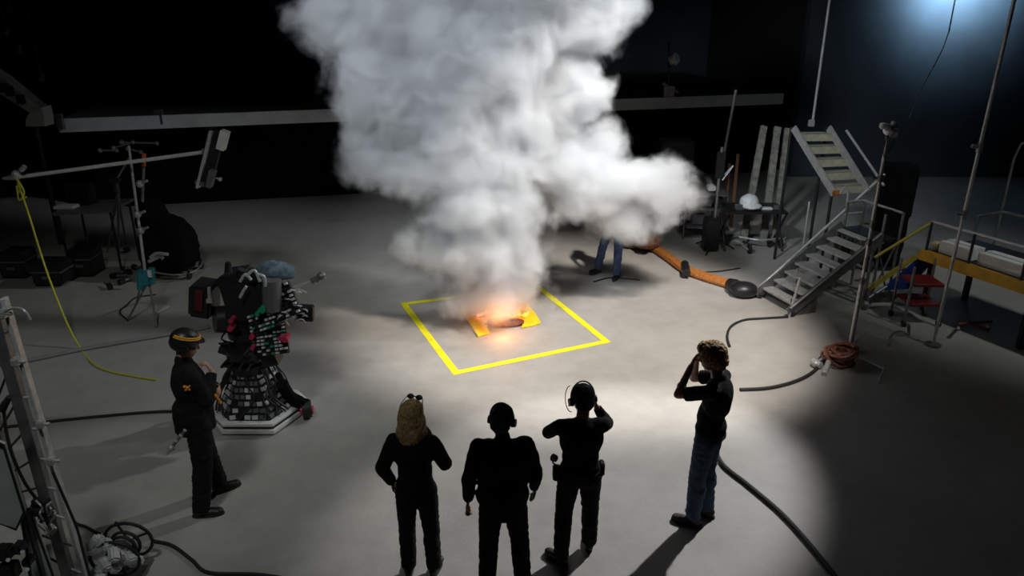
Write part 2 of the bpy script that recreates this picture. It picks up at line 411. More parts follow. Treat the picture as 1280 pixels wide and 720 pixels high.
# -- leftmost: cap, crossed arm, hand at the chin, facing the rig on his right
r, HM, V, go = person('man in dark helmet-like cap with yellow stripes and orange shoulder print, hand at chin', (226, 414), 1.80, R(-58),
    J=dict(hipL=(-.10, .0, .92), kneeL=(-.13, .06, .50), ankL=(-.15, .13, .09), toeL=-.1, kneeR=(.12, -.02, .50), ankR=(.14, -.10, .09), toeR=.35,
           elR=(.21, .09, 1.17), wrR=(.04, .19, 1.36), hdR=(-.25, -.40, 1), palR=(-.3, -1, .2), curlR=1.2,
           elL=(-.22, .10, 1.16), wrL=(.02, .22, 1.19), hdL=(1, .0, .1), palL=(0, -1, 0), curlL=.8), turn=(R(-8), R(-18), 0), top='jacket', wide=1.14, bulk=1.2)
cp = hair(r, HM, [((0, -.012, .042), (.100, .116, .094)), ((0, -.03, .01), (.098, .10, .08))], M['plastic'], .008, .0, name='cap')
b = MB()
with Xf(b, HM): b.prism([(math.sin(a) * .080, .065 + math.cos(a) * .075, .052 - .012 * math.cos(a)) for a in [R(x) for x in range(-90, 91, 15)]], (0, 0, .010))
local(b, 'cap_brim', M['plastic'], cp)
for z, m_ in ((.070, 'yellow'), (.084, 'orange_print')):
    b = MB()
    with Xf(b, HM): b.tube([(math.sin(a) * .102 * math.cos((z - .04) / .1), -.012 + math.cos(a) * .118 * math.cos((z - .04) / .1), z) for a in [R(x) for x in range(-20, 150, 15)]], .0065)
    local(b, 'cap_stripe', M[m_], cp)
b = MB()
with Xf(b, HM): b.cyl((.084, -.02, -.01), (.112, -.02, -.01), .040, .034, 18)
local(b, 'ear_cup', M['plastic'], cp)
b = MB()
with Xf(b, HM): b.cyl((-.084, -.02, -.01), (-.112, -.02, -.01), .040, .034, 18)
local(b, 'ear_cup', M['plastic'], cp)
b = MB()  # printed logo on the shoulder
for (x, z, s_) in ((0, 0, .022), (.022, .018, .014), (-.02, .014, .015), (.012, -.022, .012), (-.016, -.016, .010), (.034, -.004, .009)):
    c0 = Vector((.205 + .030, -.050 + x, 1.36 + z)); b.ell(c0, (.018, s_, s_ * .7))
local(b, 'orange_logo', M['orange_print'], go)
b = MB()
for k in range(4): b.ell((.200 - k * .01, .165 + k * .012, 1.20 - k * .03), (.012, .012, .018))
local(b, 'sleeve_print', M['orange_print'], go)

# -- the rod he carries at his side
fr_, to_ = P(252, 512, z=1.08), P(214, 560, z=.78)
rd = thing('microphone_rod', to_, 'thin pale metal rod slanting down at the side of the man in cap', 'rod')
MB().tube([fr_, to_], .014, 10).build('rod', M['dull_steel'], rd)
b = MB()
for k in range(7):
    p_ = fr_.lerp(to_, k / 7 + .08); q_ = fr_.lerp(to_, k / 7 + .12); b.cyl(p_, q_, .019)
b.build('band', M['alu'], rd)
b = MB(); b.ell(to_, .032); b.cyl(to_, to_ + (to_ - fr_).normalized() * .07, .02, .012); b.build('tip', M['steel'], rd)

# -- woman with long blonde hair
r, HM, V, go = person('woman with long blonde hair and sunglasses on her head, in black jacket, seen from behind', (514, 503), 1.62, R(-6),
    J=dict(pel=(0, 0, .95), hipL=(-.085, 0, .92), elL=(-.265, -.08, 1.17), wrL=(-.215, .03, .95), hdL=(.35, .5, -1), palL=(1, -.2, 0), curlL=.6,
           elR=(.262, .03, 1.18), wrR=(.10, .22, 1.33), hdR=(-.6, .1, .9), palR=(-.4, -1, 0), curlR=.9,
           shL=(-.165, -.005, 1.40), shR=(.165, -.005, 1.40), ankL=(-.10, -.015, .09), ankR=(.13, .01, .09), kneeR=(.115, .02, .5)),
    turn=(R(-12), R(-4), 0), top='jacket', wide=.90, bulk=1.06)
hair(r, HM, [((0, -.018, .036), (.092, .104, .092)), ((0, -.055, -.04), (.092, .068, .11)), ((-.03, -.072, -.13), (.075, .045, .10)), ((.035, -.068, -.14), (.065, .045, .10)),
             ((-.082, -.02, -.07), (.030, .05, .13)), ((.084, -.02, -.08), (.030, .05, .13)), ((-.01, -.075, -.19), (.07, .035, .06)), ((.09, .0, -.13), (.022, .035, .08))], M['blonde'], .007, .007, 55, (1, 1, .12))
sg = MB()
with Xf(sg, HM):
    for s in (-1, 1): sg.ell((s * .036, .050, .128), (.030, .010, .022), Matrix.Rotation(R(-35), 4, 'X')); sg.tube([(s * .066, .05, .125), (s * .090, -.01, .085), (s * .09, -.05, .05)], .003)
    sg.cyl((-.01, .055, .130), (.01, .055, .130), .004)
so = local(sg, 'sunglasses', M['plastic'], None); so.parent = None
sgt = so; sgt.parent = r; sgt['label'] = 'dark sunglasses pushed up on the hair'

# -- broad man with headset
r, HM, V, go = person('broad dark-haired man with headset in bulky black jacket, arms hanging, seen from behind', (628, 509), 1.68, R(4),
    J=dict(elL=(-.275, -.04, 1.15), wrL=(-.285, .03, .91), hdL=(-.05, .2, -1), elR=(.268, -.02, 1.16), wrR=(.27, .10, .95), hdR=(0, .3, -1),
           shL=(-.192, -.005, 1.43), shR=(.192, -.005, 1.43), ankL=(-.14, -.03, .09), kneeL=(-.12, .01, .5), ankR=(.17, .03, .09), kneeR=(.14, .04, .5)),
    turn=(R(-20), R(-6), 0), top='jacket', wide=1.22, bulk=1.14)
hair(r, HM, CAPB + [((0, -.01, .05), (.082, .09, .08))], M['brown_hair'], .007, .004)
hs = headset(r, HM, .012)
b = MB(); b.ell((.165, -.06, 1.50), (.075, .055, .045)); b.ell((.10, -.085, 1.48), (.06, .04, .035))
local(b, 'jacket_hood', M['dark_cloth'], go)
b = MB(); b.cyl((-.29, .06, .82), (-.288, .075, .75), .016, .020); b.ell((-.288, .076, .74), .024)
local(b, 'hand_torch', M['plastic'], None).parent = r

# -- man with folded arms
r, HM, V, go = person('man in black cap and headphones with raised folded arms and belt pouches', (729, 484), 1.66, R(2),
    J=dict(elL=(-.275, .13, 1.27), wrL=(-.10, .25, 1.30), hdL=(1, .1, 0), palL=(0, -1, 0), curlL=.7, shL=(-.185, .0, 1.41),
           elR=(.25, .17, 1.33), wrR=(.14, .12, 1.52), hdR=(-.35, -.05, 1), palR=(-1, -.2, 0), curlR=.8,
           hipL=(-.09, 0, .92), kneeL=(-.13, .02, .5), ankL=(-.15, -.04, .09), toeL=-.75, ankR=(.13, .14, .09), kneeR=(.12, .11, .5), toeR=.1),
    turn=(R(14), R(-14), 0), top='shirt', wide=1.08, bulk=1.1)
hair(r, HM, CAPB + [((0, -.02, .05), (.092, .102, .082))], M['black_hair'], .007, .003, name='cap')
headset(r, HM, .02, .100)
b = MB()
with Xf(b, HM): b.tube([(-.10 - .045 * math.sin(a), -.01 - .0 * a, .02 + .105 * math.cos(a)) for a in [R(x) for x in range(0, 181, 20)]], .0035)
local(b, 'headset_wire', M['grey_plastic'], None).parent = r
b = MB(); b.tube([(math.cos(a) * .172, -.006 + math.sin(a) * .124, .975) for a in [2 * math.pi * k / 24 for k in range(25)]], .013, smooth=False)
bl = local(b, 'belt', M['dark_cloth'], None); bl.parent = r
for (x, y, z, sx) in ((-.205, -.01, .95, .07), (.19, .02, .97, .05)):
    b = MB(); b.box((x, y, z), (sx, .09, .13), bev=.012); local(b, 'belt_pouch', M['dark_cloth'], None).parent = bl
b = MB(); b.cyl((-.215, -.02, 1.10), (-.245, -.03, 1.12), .030, .034, 18); b.tube([(-.20, -.01, 1.02), (-.24, -.02, 1.06), (-.23, -.025, 1.10)], .008)
local(b, 'belt_radio', M['grey_plastic'], None).parent = bl

# -- man at the right, curly blond hair, hands at his face
r, HM, V, go = person('man with curly blond hair in black t-shirt and blue jeans, hands at his face', (899, 431), 1.78, R(58),
    J=dict(pel=(0, .0, .95), ch=(0, -.03, 1.29), nk=(0, -.03, 1.47), hd=(0, .045, 1.645), shL=(-.18, -.02, 1.42), shR=(.18, -.02, 1.42),
           elL=(-.20, .25, 1.33), wrL=(-.07, .20, 1.555), hdL=(.30, -.25, 1), palL=(.2, -1, 0), curlL=.5,
           elR=(.20, .25, 1.31), wrR=(.07, .20, 1.55), hdR=(-.30, -.25, 1), palR=(-.2, -1, 0), curlR=.5,
           ankL=(-.10, .04, .09), ankR=(.10, -.02, .09), kneeL=(-.10, .04, .5)),
    turn=(0, R(-14), 0), top='shirt', pantm='jeans', shoem='brown_shoe', sleeve=.78, wide=1.02, bulk=1.05)
hair(r, HM, [((0, -.015, .045), (.098, .108, .096)), ((0, -.06, -.01), (.09, .06, .085)), ((-.07, -.01, .03), (.04, .07, .07)), ((.07, -.01, .03), (.04, .07, .07)), ((0, .05, .09), (.07, .05, .045))],
     M['curly'], .007, .012, 34, (1, 1, 1))

# -- far man half hidden by the smoke
fx = P(765, 347); Hh = 1.74
tp = Vector((fx.x, fx.y, Hh)); d_ = tp - Vector((0, 0, CAM_H))
_dep = d_.y * math.cos(PITCH) - d_.z * math.sin(PITCH); _up = d_.y * math.sin(PITCH) + d_.z * math.cos(PITCH)
r, HM, V, go = person('distant figure in blue jeans and reddish top standing behind the drifting smoke', (640 + F_PX * d_.x / _dep, 360 - F_PX * _up / _dep), Hh, R(150),
    J=dict(hipL=(-.09, 0, .92), kneeL=(-.10, .03, .5), ankL=(-.08, .0, .09), kneeR=(.19, .04, .52), ankR=(.30, -.06, .12), toeR=.5,
           elL=(-.24, .12, 1.16), wrL=(-.05, .26, 1.10), hdL=(1, .3, 0), palL=(0, -1, .2), elR=(.24, .1, 1.16), wrR=(.08, .28, 1.06), hdR=(-1, .4, 0), palR=(0, -1, .2)),
    turn=(0, R(-20), 0), top='shirt', topm='red_cloth', pantm='blue_jeans', sleeve=.8)
hair(r, HM, CAPB, M['brown_hair'], .009, .004)
# ------------------------------------------------------------------ raised deck at the back
def Z(v, z): v = Vector(v); v.z = z; return v
dk = thing('stage_deck', (-9.15, 15.5, 0), 'long low dark stage deck with pale grey front edge across the hall behind the smoke', 'stage')
zt = 2.17
c0, c1 = Vector((-9.15, 15.5, 0)), Vector((6.9, 19.85, 0)); bk = Vector((-.20, .98, 0)) * 11.5
b = MB(); b.prism([Z(c0, zt - .22), Z(c1, zt - .22), Z(c1 + bk * .55, zt - .22), Z(c0 + bk, zt - .22)], (0, 0, .22)); b.build('deck_top', M['deck_top'], dk, smooth=False)
dr = (c1 - c0).normalized(); nr = Vector((dr.y, -dr.x, 0))
b = MB(); b.prism([Z(c0 + nr * .05, zt - .24), Z(c1 + nr * .05, zt - .24), Z(c1 + nr * .01, zt - .24), Z(c0 + nr * .01, zt - .24)], (0, 0, .27)); b.build('fascia', M['fascia'], dk, smooth=False)
for k in range(7):
    p = c0.lerp(c1, (k + .06) / 6.2) + Vector((0, 1.5, 0)); MB().box((p.x, p.y, (zt - .22) / 2), (.10, .10, zt - .22)).build('leg', M['dark_metal'], dk)
for x in (72, 197): 
    p = P(x + 3, 152 if x < 100 else 146, Y=15.4 if x < 100 else 16.0); b = MB(); b.box(p, (.12, .10, .30)); b.box(p + Vector((0, -.05, .1)), (.18, .05, .06)); b.build('clamp', M['dull_steel'], dk)
b = MB(); b.prism([Z(c0 + bk * .1 + Vector((0, .2, 0)), 0), Z(c1 + Vector((0, .8, 0)), 0), Z(c1 + Vector((0, .9, 0)), 0), Z(c0 + bk * .1 + Vector((0, .3, 0)), 0)], (0, 0, zt - .25)); b.build('shade_sheet', M['drape'], dk)  # black sheet added to stand for the shade under the deck
a_, b_ = P(185, 79, Y=26.2), P(640, 66, Y=27.5)
MB().cyl(a_, b_, .035).build('rear_rail', M['dull_steel'], dk)
for k in range(9):
    p = a_.lerp(b_, (k + .3) / 9); q = p.copy(); q.z = zt
    MB().cyl(q, p, .02).cyl(p - Vector((.07, 0, 0)), p + Vector((.07, 0, 0)), .055).build('rail_post', M['dark_metal'], dk)

# corner of another grey deck at the far left
g = thing('curved_beam', P(40, 160, Y=14), 'grey beam with rounded end bracket at the upper left', 'beam')
b = MB(); b.prism([P(x, y, Y=14) for x, y in ((-70, 50), (4, 97), (52, 136), (40, 143), (-2, 116), (-70, 84))], (0, .25, 0)); b.build('beam', M['fascia'], g)
b = MB(); b.prism([P(x, y, Y=13.96) for x, y in ((32, 158), (32, 150), (35, 143), (41, 139), (52, 134), (55, 146), (56, 158))], (0, .3, 0)); b.build('end_bracket', M['fascia'], g)
b = MB(); b.cyl(P(44, 158, Y=14.1), Z(P(44, 158, Y=14.1), 0), .05); b.cyl(P(-60, 84, Y=14.1), Z(P(-60, 84, Y=14.1), 0), .05); b.build('post', M['dark_metal'], g)
for x, y in ((5, 110), (12, 114), (26, 124)):
    b = MB(); b.box(P(x, y, Y=13.95), (.10, .12, .16)); b.cyl(P(x, y, Y=13.9), P(x + 3, y + 6, Y=13.85), .025); b.build('clamp', M['dark_metal'], g)
for (x, y) in ((8, 38), (24, 60), (52, 96)):
    g2 = thing('hanging_lamp', P(x, y, Y=16), 'small dim fixture hanging in the dark at the upper left', 'lamp', 'dim fixtures in the dark upper left')
    p = P(x, y, Y=16); MB().cyl(p + Vector((0, 0, .1)), Z(p, ZC), .012).build('cord', M['dark_metal'], g2)
    MB().cyl(p - Vector((.05, 0, .06)), p + Vector((.05, 0, .08)), .09, .05).build('lamp_housing', M['dark_metal'], g2)

# ------------------------------------------------------------------ yellow square and the burning board
def tape(a, b_, w_=.10):
    a, b_ = Vector(a), Vector(b_); d = (b_ - a).normalized(); n = Vector((d.y, -d.x, 0)) * w_ / 2; a = a - d * w_ / 2; b_ = b_ + d * w_ / 2
    return [a + n, b_ + n, b_ - n, a - n]
sq = [P(505, 380), P(570, 466), P(758, 427), P(673, 359)]
ts = thing('floor_marking', sum(sq, Vector()) / 4, 'large bright yellow tape square laid out on the floor round the fire', 'marking')
for k in range(4):
    b = MB(); b.prism([p + Vector((0, 0, .001 + .0012 * k)) for p in tape(sq[k], sq[(k + 1) % 4])], (0, 0, .0012)); b.build('tape_strip', M['tape'], ts, smooth=False)
bd = thing('burning_board', P(620, 405), 'flat yellow board with cut-outs burning at the foot of the smoke', 'board')
def onf(pts, z): return [P(x, y) + Vector((0, 0, z)) for x, y in pts]
b = MB(); b.prism(onf([(578, 392), (597, 422), (612, 418), (608, 410), (616, 403), (640, 401), (654, 405), (652, 411), (668, 408), (676, 405), (668, 392), (655, 378), (600, 383)], .004), (0, 0, .03)); b.build('yellow_sheet', M['board'], bd, smooth=False, bevel=.006)
b = MB()
for (x, y, rx, ry) in ((601, 398, .09, .06), (614, 395, .10, .055), (612, 408, .07, .05)): b.ell(P(x, y) + Vector((0, 0, .034)), (rx, ry, .014), sub=3)
b.build('scorch_hole', M['ash'], bd)
b = MB(); b.prism([P(632, 406) + Vector((math.cos(a) * .27, math.sin(a) * .13, .034)) for a in [2 * math.pi * k / 24 for k in range(24)]], (0, 0, .03)); pn = b.build('charge_pan', M['ash'], bd)
b = MB()
for k in range(26):
    a = random.random() * 6.28; rr = random.random(); c = P(632, 406) + Vector((math.cos(a) * .22 * rr, math.sin(a) * .10 * rr, .065)); b.ell(c, (.02 + .025 * random.random(), .03, .018), sub=1)
b.build('ember', M['ash'], pn, kind='stuff')
fl = thing('flame', P(622, 400, z=.07), 'low orange flames licking out under the smoke on the yellow board', 'fire')
for k, (x, y, h_, r_) in enumerate(((608, 396, .10, .05), (620, 395, .14, .06), (633, 397, .15, .07), (648, 398, .13, .06), (658, 400, .08, .045), (600, 400, .07, .04), (640, 402, .07, .05))):
    p = P(x, y) + Vector((0, 0, .06)); b = MB(); rings = []
    pts = [(0, .6), (.2, 1), (.45, .8), (.7, .45), (.9, .15)]
    for (t, q) in pts:
        off = Vector((math.sin(t * 5 + k) * .03, math.cos(t * 4 + k) * .02, t * h_))
        rings.append([b.bm.verts.new(p + off + Vector((math.cos(a) * r_ * q, math.sin(a) * r_ * q, 0))) for a in [6.283 * i / 10 for i in range(10)]])
    for i in range(len(rings) - 1):
        for j in range(10): b.bm.faces.new((rings[i][j], rings[i][(j + 1) % 10], rings[i + 1][(j + 1) % 10], rings[i + 1][j]))
    b.bm.faces.new(rings[0][::-1]); b.bm.faces.new(rings[-1]); b.build('flame_tongue', M['flame'], fl)

# ------------------------------------------------------------------ remote camera rig
def q(x, y, Y): return P(x, y, Y=Y)
rg = thing('camera_rig', P(322, 520), 'tall remote camera rig of black boxes and circuit boards on a white-edged floor plate', 'camera rig')
base = [P(x, y) for x, y in ((262, 528), (278, 545), (343, 545), (389, 512), (374, 499), (300, 494))]
cen = sum(base, Vector()) / 6
for z0, h_, sc, m_, nm in ((.02, .05, 1.0, 'white', 'base_plate'), (.07, .035, .95, 'dark_metal', 'base_spacer'), (.105, .035, .97, 'white', 'base_plate')):
    b = MB(); b.prism([Z(cen + (p - cen) * sc, z0) for p in base], (0, 0, h_)); b.build(nm, M[m_], rg, smooth=False, bevel=.006)
for x, y in ((278, 540), (345, 540), (385, 515), (310, 497)):
    p = P(x, y); p = cen + (p - cen) * .93; b = MB(); b.cyl((p.x - .03, p.y, .03), (p.x + .03, p.y, .03), .03, seg=16); b.build('caster', M['rubber'], rg)
# dark wheel lump at the right end
b = MB(); p = P(383, 512, z=.12); b.cyl(p - Vector((.05, .0, 0)), p + Vector((.05, .03, 0)), .10, seg=20); b.build('wheel', M['rubber'], rg)
b = MB(); b.cyl(p + Vector((-.06, -.02, .0)), p + Vector((.08, .0, 0)), .05, seg=16); b.build('hub', M['pink'], rg)
# stepped skirt built of stacked blocks
sk = []
bot = [cen + (p - cen) * .80 for p in base]; top_ = [cen + Vector((-.03, .0, 0)) + (p - cen) * .34 for p in base]
b = MB(); n = 6
lo = [b.bm.verts.new(Z(p, .14)) for p in bot]; hi = [b.bm.verts.new(Z(p, .62)) for p in top_]
for i in range(n): b.bm.faces.new((lo[i], lo[(i + 1) % n], hi[(i + 1) % n], hi[i]))
b.bm.faces.new(lo[::-1]); b.bm.faces.new(hi); skirt = b.build('pedestal', M['plastic'], rg, smooth=False)
rw = MB(); rd2 = MB()
for i in range(n):
    A, B_, C_, D_ = Z(bot[i], .14), Z(bot[(i + 1) % n], .14), Z(top_[(i + 1) % n], .62), Z(top_[i], .62)
    nn = (B_ - A).cross(D_ - A).normalized()
    nc = max(3, int((B_ - A).length / .085))
    for r_ in range(7):
        for c_ in range(nc):
            u0, v0 = (c_ + .5 + (.25 if r_ % 2 else -.0)) / (nc + .3), (r_ + .5) / 7
            p = A.lerp(B_, u0).lerp(D_.lerp(C_, u0), v0)
            xx = (B_ - A).normalized(); zz = ((D_ + C_) / 2 - (A + B_) / 2).normalized()
            mt = Matrix((xx, nn, zz)).transposed().to_4x4()
            wd = (B_ - A).length * (1 - v0) + (C_ - D_).length * v0
            if random.random() < .12: continue
            mt = mt @ Matrix.Rotation(random.uniform(-.2, .2), 4, 'Y')
            (rw if random.random() < (.9 if i in (2, 3) else .5) else rd2).box(p, (wd / nc * .74, .035, .045), mt)
rw.build('pale_block', M['wire'], skirt, kind='stuff'); rd2.build('dark_block', M['grey_plastic'], skirt, kind='stuff')
Yc = 7.62
ax = Vector((cen.x - .03, cen.y, 0))
# column with flanges
b = MB()
for z0, z1, r_ in ((.60, .70, .20), (.70, .80, .15), (.80, .88, .24), (.88, 1.02, .14), (1.02, 1.08, .19), (1.08, 1.42, .125)): b.cyl(Z(ax, z0), Z(ax, z1), r_, seg=20)
b.build('column', M['plastic'], rg)
b = MB()
for k in range(16):
    a = random.random() * 6.28; z0 = .62 + random.random() * .25; r0 = .16 + .05 * random.random(); r1 = r0 + .10
    p = ax + Vector((math.cos(a) * r0, math.sin(a) * r0, z0)); qd = ax + Vector((math.cos(a + .5) * r1, math.sin(a + .5) * r1, z0 + .1 * random.random())); e = ax + Vector((math.cos(a + 1) * r0, math.sin(a + 1) * r0, z0 + .25 * random.random()))
    b.tube([p, qd, e], .010, 6)
for k in range(26):
    a = random.random() * 6.28; ps = []
    for t_ in (0, .3, .6, 1):
        aa = a + t_ * random.uniform(-.5, .5); rr = .17 + .20 * t_ + random.uniform(0, .05)
        ps.append(ax + Vector((math.cos(aa) * rr * 1.15, math.sin(aa) * rr, .68 - .50 * t_)))
    b.tube(ps, random.uniform(.007, .014), 6)
b.build('cable_loop', M['rubber'], rg, kind='stuff')
b = MB(); b.tube([q(352, 480, Yc - .1), P(366, 500, z=.20), P(384, 506, z=.18)], .07); b.tube([q(345, 470, Yc), P(360, 492, z=.25), P(376, 502, z=.16)], .06); b.build('cable_tail', M['drape'], rg)
MB().cyl(q(300, 455, Yc), q(278, 457, Yc - .15), .06, .02).build('side_nozzle', M['plastic'], rg)
MB().box(q(288, 438, Yc), (.22, .14, .08), Matrix.Rotation(.4, 4, 'Y')).build('side_bracket', M['plastic'], rg, smooth=False)
MB().box(q(340, 446, Yc - .1), (.16, .2, .14), Matrix.Rotation(-.3, 4, 'Y')).build('side_bracket', M['plastic'], rg, smooth=False)
# tilted electronics boards
def board(cx, cy, Y, w_, h_, tilt, nx, nz, mats):
    c = q(cx, cy, Y); mt = Matrix.Rotation(tilt, 4, 'Y') @ Matrix.Rotation(R(-18), 4, 'X')
    bb = MB(); bb.box(c, (w_, .05, h_), mt, bev=.006); o = bb.build('circuit_board', M['plastic'], rg, smooth=False)
    sets = {k: MB() for k in mats}
    for i in range(nx):
        for k in range(nz):
            if random.random() < .15: continue
            m_ = random.choice(mats); lp = Vector(((i + .5) / nx - .5, 0, (k + .5) / nz - .5)); lp = Vector((lp.x * w_, -.035, lp.z * h_))
            sets[m_].box(c + (mt @ lp), (w_ / nx * .7, .03 + .03 * random.random(), h_ / nz * .55), mt)
    for m_, s_ in sets.items():
        if len(s_.bm.verts): s_.build({'wire': 'pale_connector', 'green': 'green_chip', 'pink': 'red_connector', 'dark_metal': 'dark_connector'}[m_], M[m_], o, smooth=False, kind='stuff')
board(338, 424, Yc - .2, .38, .34, R(-8), 8, 9, ['wire', 'wire', 'wire', 'dark_metal', 'green'])
board(330, 398, Yc - .2, .30, .26, R(-20), 7, 6, ['wire', 'dark_metal', 'green', 'wire'])
board(352, 378, Yc - .15, .34, .36, R(-25), 8, 8, ['wire', 'dark_metal', 'wire', 'dark_metal'])
for x, y, m_, r_ in ((314, 422, 'pink', .042), (315, 436, 'pink', .035), (356, 425, 'pink', .055), (350, 424, 'pink', .035), (288, 402, 'pink', .04), (287, 412, 'pink', .045), (327, 388, 'green', .055), (321, 393, 'green', .04)):
    c = q(x, y, Yc - .33); MB().cyl(c, c + Vector((0, .12, 0)), r_ * .62, seg=12).build('plug', M[m_], rg, label='crimson plug' if m_ == 'pink' else 'green plug')
b = MB()
for k in range(34):
    x0, y0 = 340 + random.random() * 42, 362 + random.random() * 42
    p = q(x0, y0, Yc - .2 + random.random() * .2); e = q(x0 + random.uniform(-14, 14), y0 + random.uniform(-12, 14), Yc - .2 + random.random() * .2); mid = (p + e) / 2 + Vector((random.uniform(-.05, .05), -.08, .06))
    b.tube([p, mid, e], .0085, 6)
b.build('wiring', M['wire'], rg, kind='stuff')
# head: camera body, magazine, lens boxes, drum
hd = MB(); hd.box(q(318, 370, Yc), (.52, .44, .50), Matrix.Rotation(R(6), 4, 'Y'), bev=.05); hd.box(q(300, 358, Yc), (.30, .40, .36), Matrix.Rotation(R(-8), 4, 'Y'), bev=.04); hd.build('camera_body', M['plastic'], rg)
b = MB(); c = q(339, 368, Yc - .2); b.cyl(c + Vector((0, 0, -.17)), c + Vector((.02, 0, .17)), .10, seg=24); b.build('film_drum', M['grey_plastic'], rg)
b = MB(); b.box(q(256, 372, Yc), (.24, .34, .36), Matrix.Rotation(R(10), 4, 'Y'), bev=.03); lb = b.build('matte_box', M['plastic'], rg)
b = MB(); b.box(q(249, 376, Yc - .18), (.08, .04, .22), Matrix.Rotation(R(10), 4, 'Y')); b.build('red_panel', mat('dark_red', (.10, .01, .015), .5), lb)
b = MB(); b.box(q(262, 368, Yc - .19), (.03, .03, .16), Matrix.Rotation(R(5), 4, 'Y')); b.box(q(262, 376, Yc - .19), (.06, .04, .04)); b.build('latch', M['steel'], lb)
b = MB(); b.cyl(q(268, 400, Yc - .1), q(292, 398, Yc), .14, .16, seg=24); b.build('lens_barrel', M['plastic'], rg)
b = MB(); b.cyl(q(286, 345, Yc), q(285, 328, Yc), .05, .03); b.box(q(292, 346, Yc), (.16, .2, .12), bev=.02); b.cyl(q(300, 345, Yc - .1), q(303, 337, Yc - .1), .05); b.box(q(278, 352, Yc - .05), (.10, .16, .10), bev=.02); b.build('knob_cluster', M['dark_metal'], rg)
b = MB()
for pp in ([(308, 345), (318, 338), (325, 352)], [(300, 352), (307, 343), (314, 350)], [(300, 372), (304, 364), (308, 358)], [(320, 342), (330, 346), (332, 358)]): b.tube([q(x, y, Yc - .30) for x, y in pp], .016)
b.build('bright_pipe', M['alu'], rg)
b = MB(); b.ell(q(346, 338, Yc), (.20, .15, .08), Matrix.Rotation(R(10), 4, 'Y')); b.ell(q(335, 340, Yc), (.12, .14, .08)); b.ell(q(358, 342, Yc), (.10, .10, .05))
me = remesh(b, .02, 1, .5, .018, 14); o = put(me, 'cloth_cover', M['blue_grey_cloth'], rg); me.transform(wm(rg).inverted())
b = MB(); b.box(q(382, 391, Yc - .1), (.18, .10, .17), Matrix.Rotation(R(4), 4, 'Y'), bev=.012); mo = b.build('monitor', M['plastic'], rg)
b = MB(); b.box(q(382, 391, Yc - .155), (.145, .012, .13), Matrix.Rotation(R(4), 4, 'Y')); b.build('screen', M['screen'], mo)
b = MB(); b.cyl(q(352, 364, Yc), q(392, 351, Yc - .1), .016); arm = b.build('side_arm', M['alu'], rg)
b = MB(); b.cyl(q(390, 352, Yc - .1), q(398, 347, Yc - .1), .035, .028); b.ell(q(402, 345, Yc - .1), (.05, .05, .045)); b.cyl(q(396, 352, Yc - .1), q(404, 341, Yc - .1), .02); b.build('arm_knob', M['dull_steel'], arm)

# ------------------------------------------------------------------ stand with crossing boom, left
bs = thing('boom_stand', P(187, 400), 'tall thin light stand with blue-green clamp and orange marker under the boom', 'light stand')
top_ = P(161, 182, Y=10.5); foot = P(182, 345, Y=10.5)
MB().cyl(foot, top_, .022, .016).build('pole', M['alu'], bs)
MB().cyl(P(178, 252, Y=10.45), P(180, 196, Y=10.45), .020).build('riser', M['dull_steel'], bs)
b = MB(); b.cyl(P(179.6, 208, Y=10.44), P(180.2, 192, Y=10.44), .028); b.build('orange_marker', mat('orange_red', (.8, .14, .04), .5), bs)
for x, y in ((175, 230), (176, 288), (172, 268)): MB().ell(P(x, y, Y=10.45), (.05, .05, .055)).cyl(P(x, y, Y=10.45), P(x + 9, y - 4, Y=10.4), .018).build('collar', M['steel'], bs)
b = MB(); b.box(P(182, 347, Y=10.5), (.20, .16, .24), bev=.03); b.cyl(P(176, 338, Y=10.45), P(175, 362, Y=10.45), .045); b.cyl(P(190, 335, Y=10.4), P(190, 354, Y=10.4), .045); b.build('clamp_housing', M['teal'], bs)
b = MB(); b.box(P(187, 342, Y=10.3), (.05, .03, .10)); b.build('white_tag', M['white'], bs)
for a_, b_ in (((176, 355), (171, 379)), ((187, 356), (196, 409)), ((186, 350), (160, 401))):
    f_ = P(*b_); MB().cyl(P(*a_, Y=10.5), f_ + Vector((0, 0, .012)), .014).build('leg', M['dull_steel'], bs)
b = MB(); b.bar(P(194, 391, z=.03), P(210, 383, z=.03), .06, .02); b.build('foot_plate', M['alu'], bs)
b = MB()
for a_, b_ in (((142, 185), (166, 178)), ((152, 178), (196, 179)), ((125, 188), (146, 188)), ((160, 186), (176, 190))):
    b.cyl(P(*a_, Y=10.6), P(*b_, Y=10.6), .012); b.ell(P(*a_, Y=10.6), .035, sub=2); b.ell(P(*b_, Y=10.6), .03, sub=2)
b.build('top_bracket', M['dull_steel'], bs)

bm_ = thing('boom_pole', P(172, 200, Y=10.3), 'long pale boom pole reaching from the yellow rope to the narrow tilted light', 'boom arm')
A, B_ = P(18, 222, Y=10.3), P(256, 190, Y=10.3)
MB().cyl(A, B_, .026).build('pole_tube', M['white'], bm_)
b = MB(); b.cyl(P(4, 223, Y=10.3), A, .02, .035); b.ell(P(20, 219, Y=10.3), (.06, .06, .07)); b.cyl(P(26, 213, Y=10.2), P(31, 208, Y=10.2), .035); b.build('end_clamp', M['steel'], bm_)
b = MB(); b.ell(B_, .05); b.cyl(B_, P(266, 189, Y=10.3), .03); b.build('swivel', M['steel'], bm_)
lp = thing('film_light', P(266, 199, Y=10.3), 'narrow tilted film light with silver side fixed to the end of the boom', 'lamp')
ang = math.atan2(24, 70); mt = Matrix.Rotation(R(21), 4, 'Y')
c = P(263, 198, Y=10.25)
b = MB(); b.box(c, (.20, .12, .82), mt, bev=.015); b.build('housing', M['dark_metal'], lp)
b = MB(); b.box(P(257, 199, Y=10.2), (.035, .16, .82), mt); b.build('side_rail', M['alu'], lp)
b = MB(); b.box(P(279, 175, Y=10.2), (.10, .13, .26), mt); b.build('reflector', M['white'], lp)
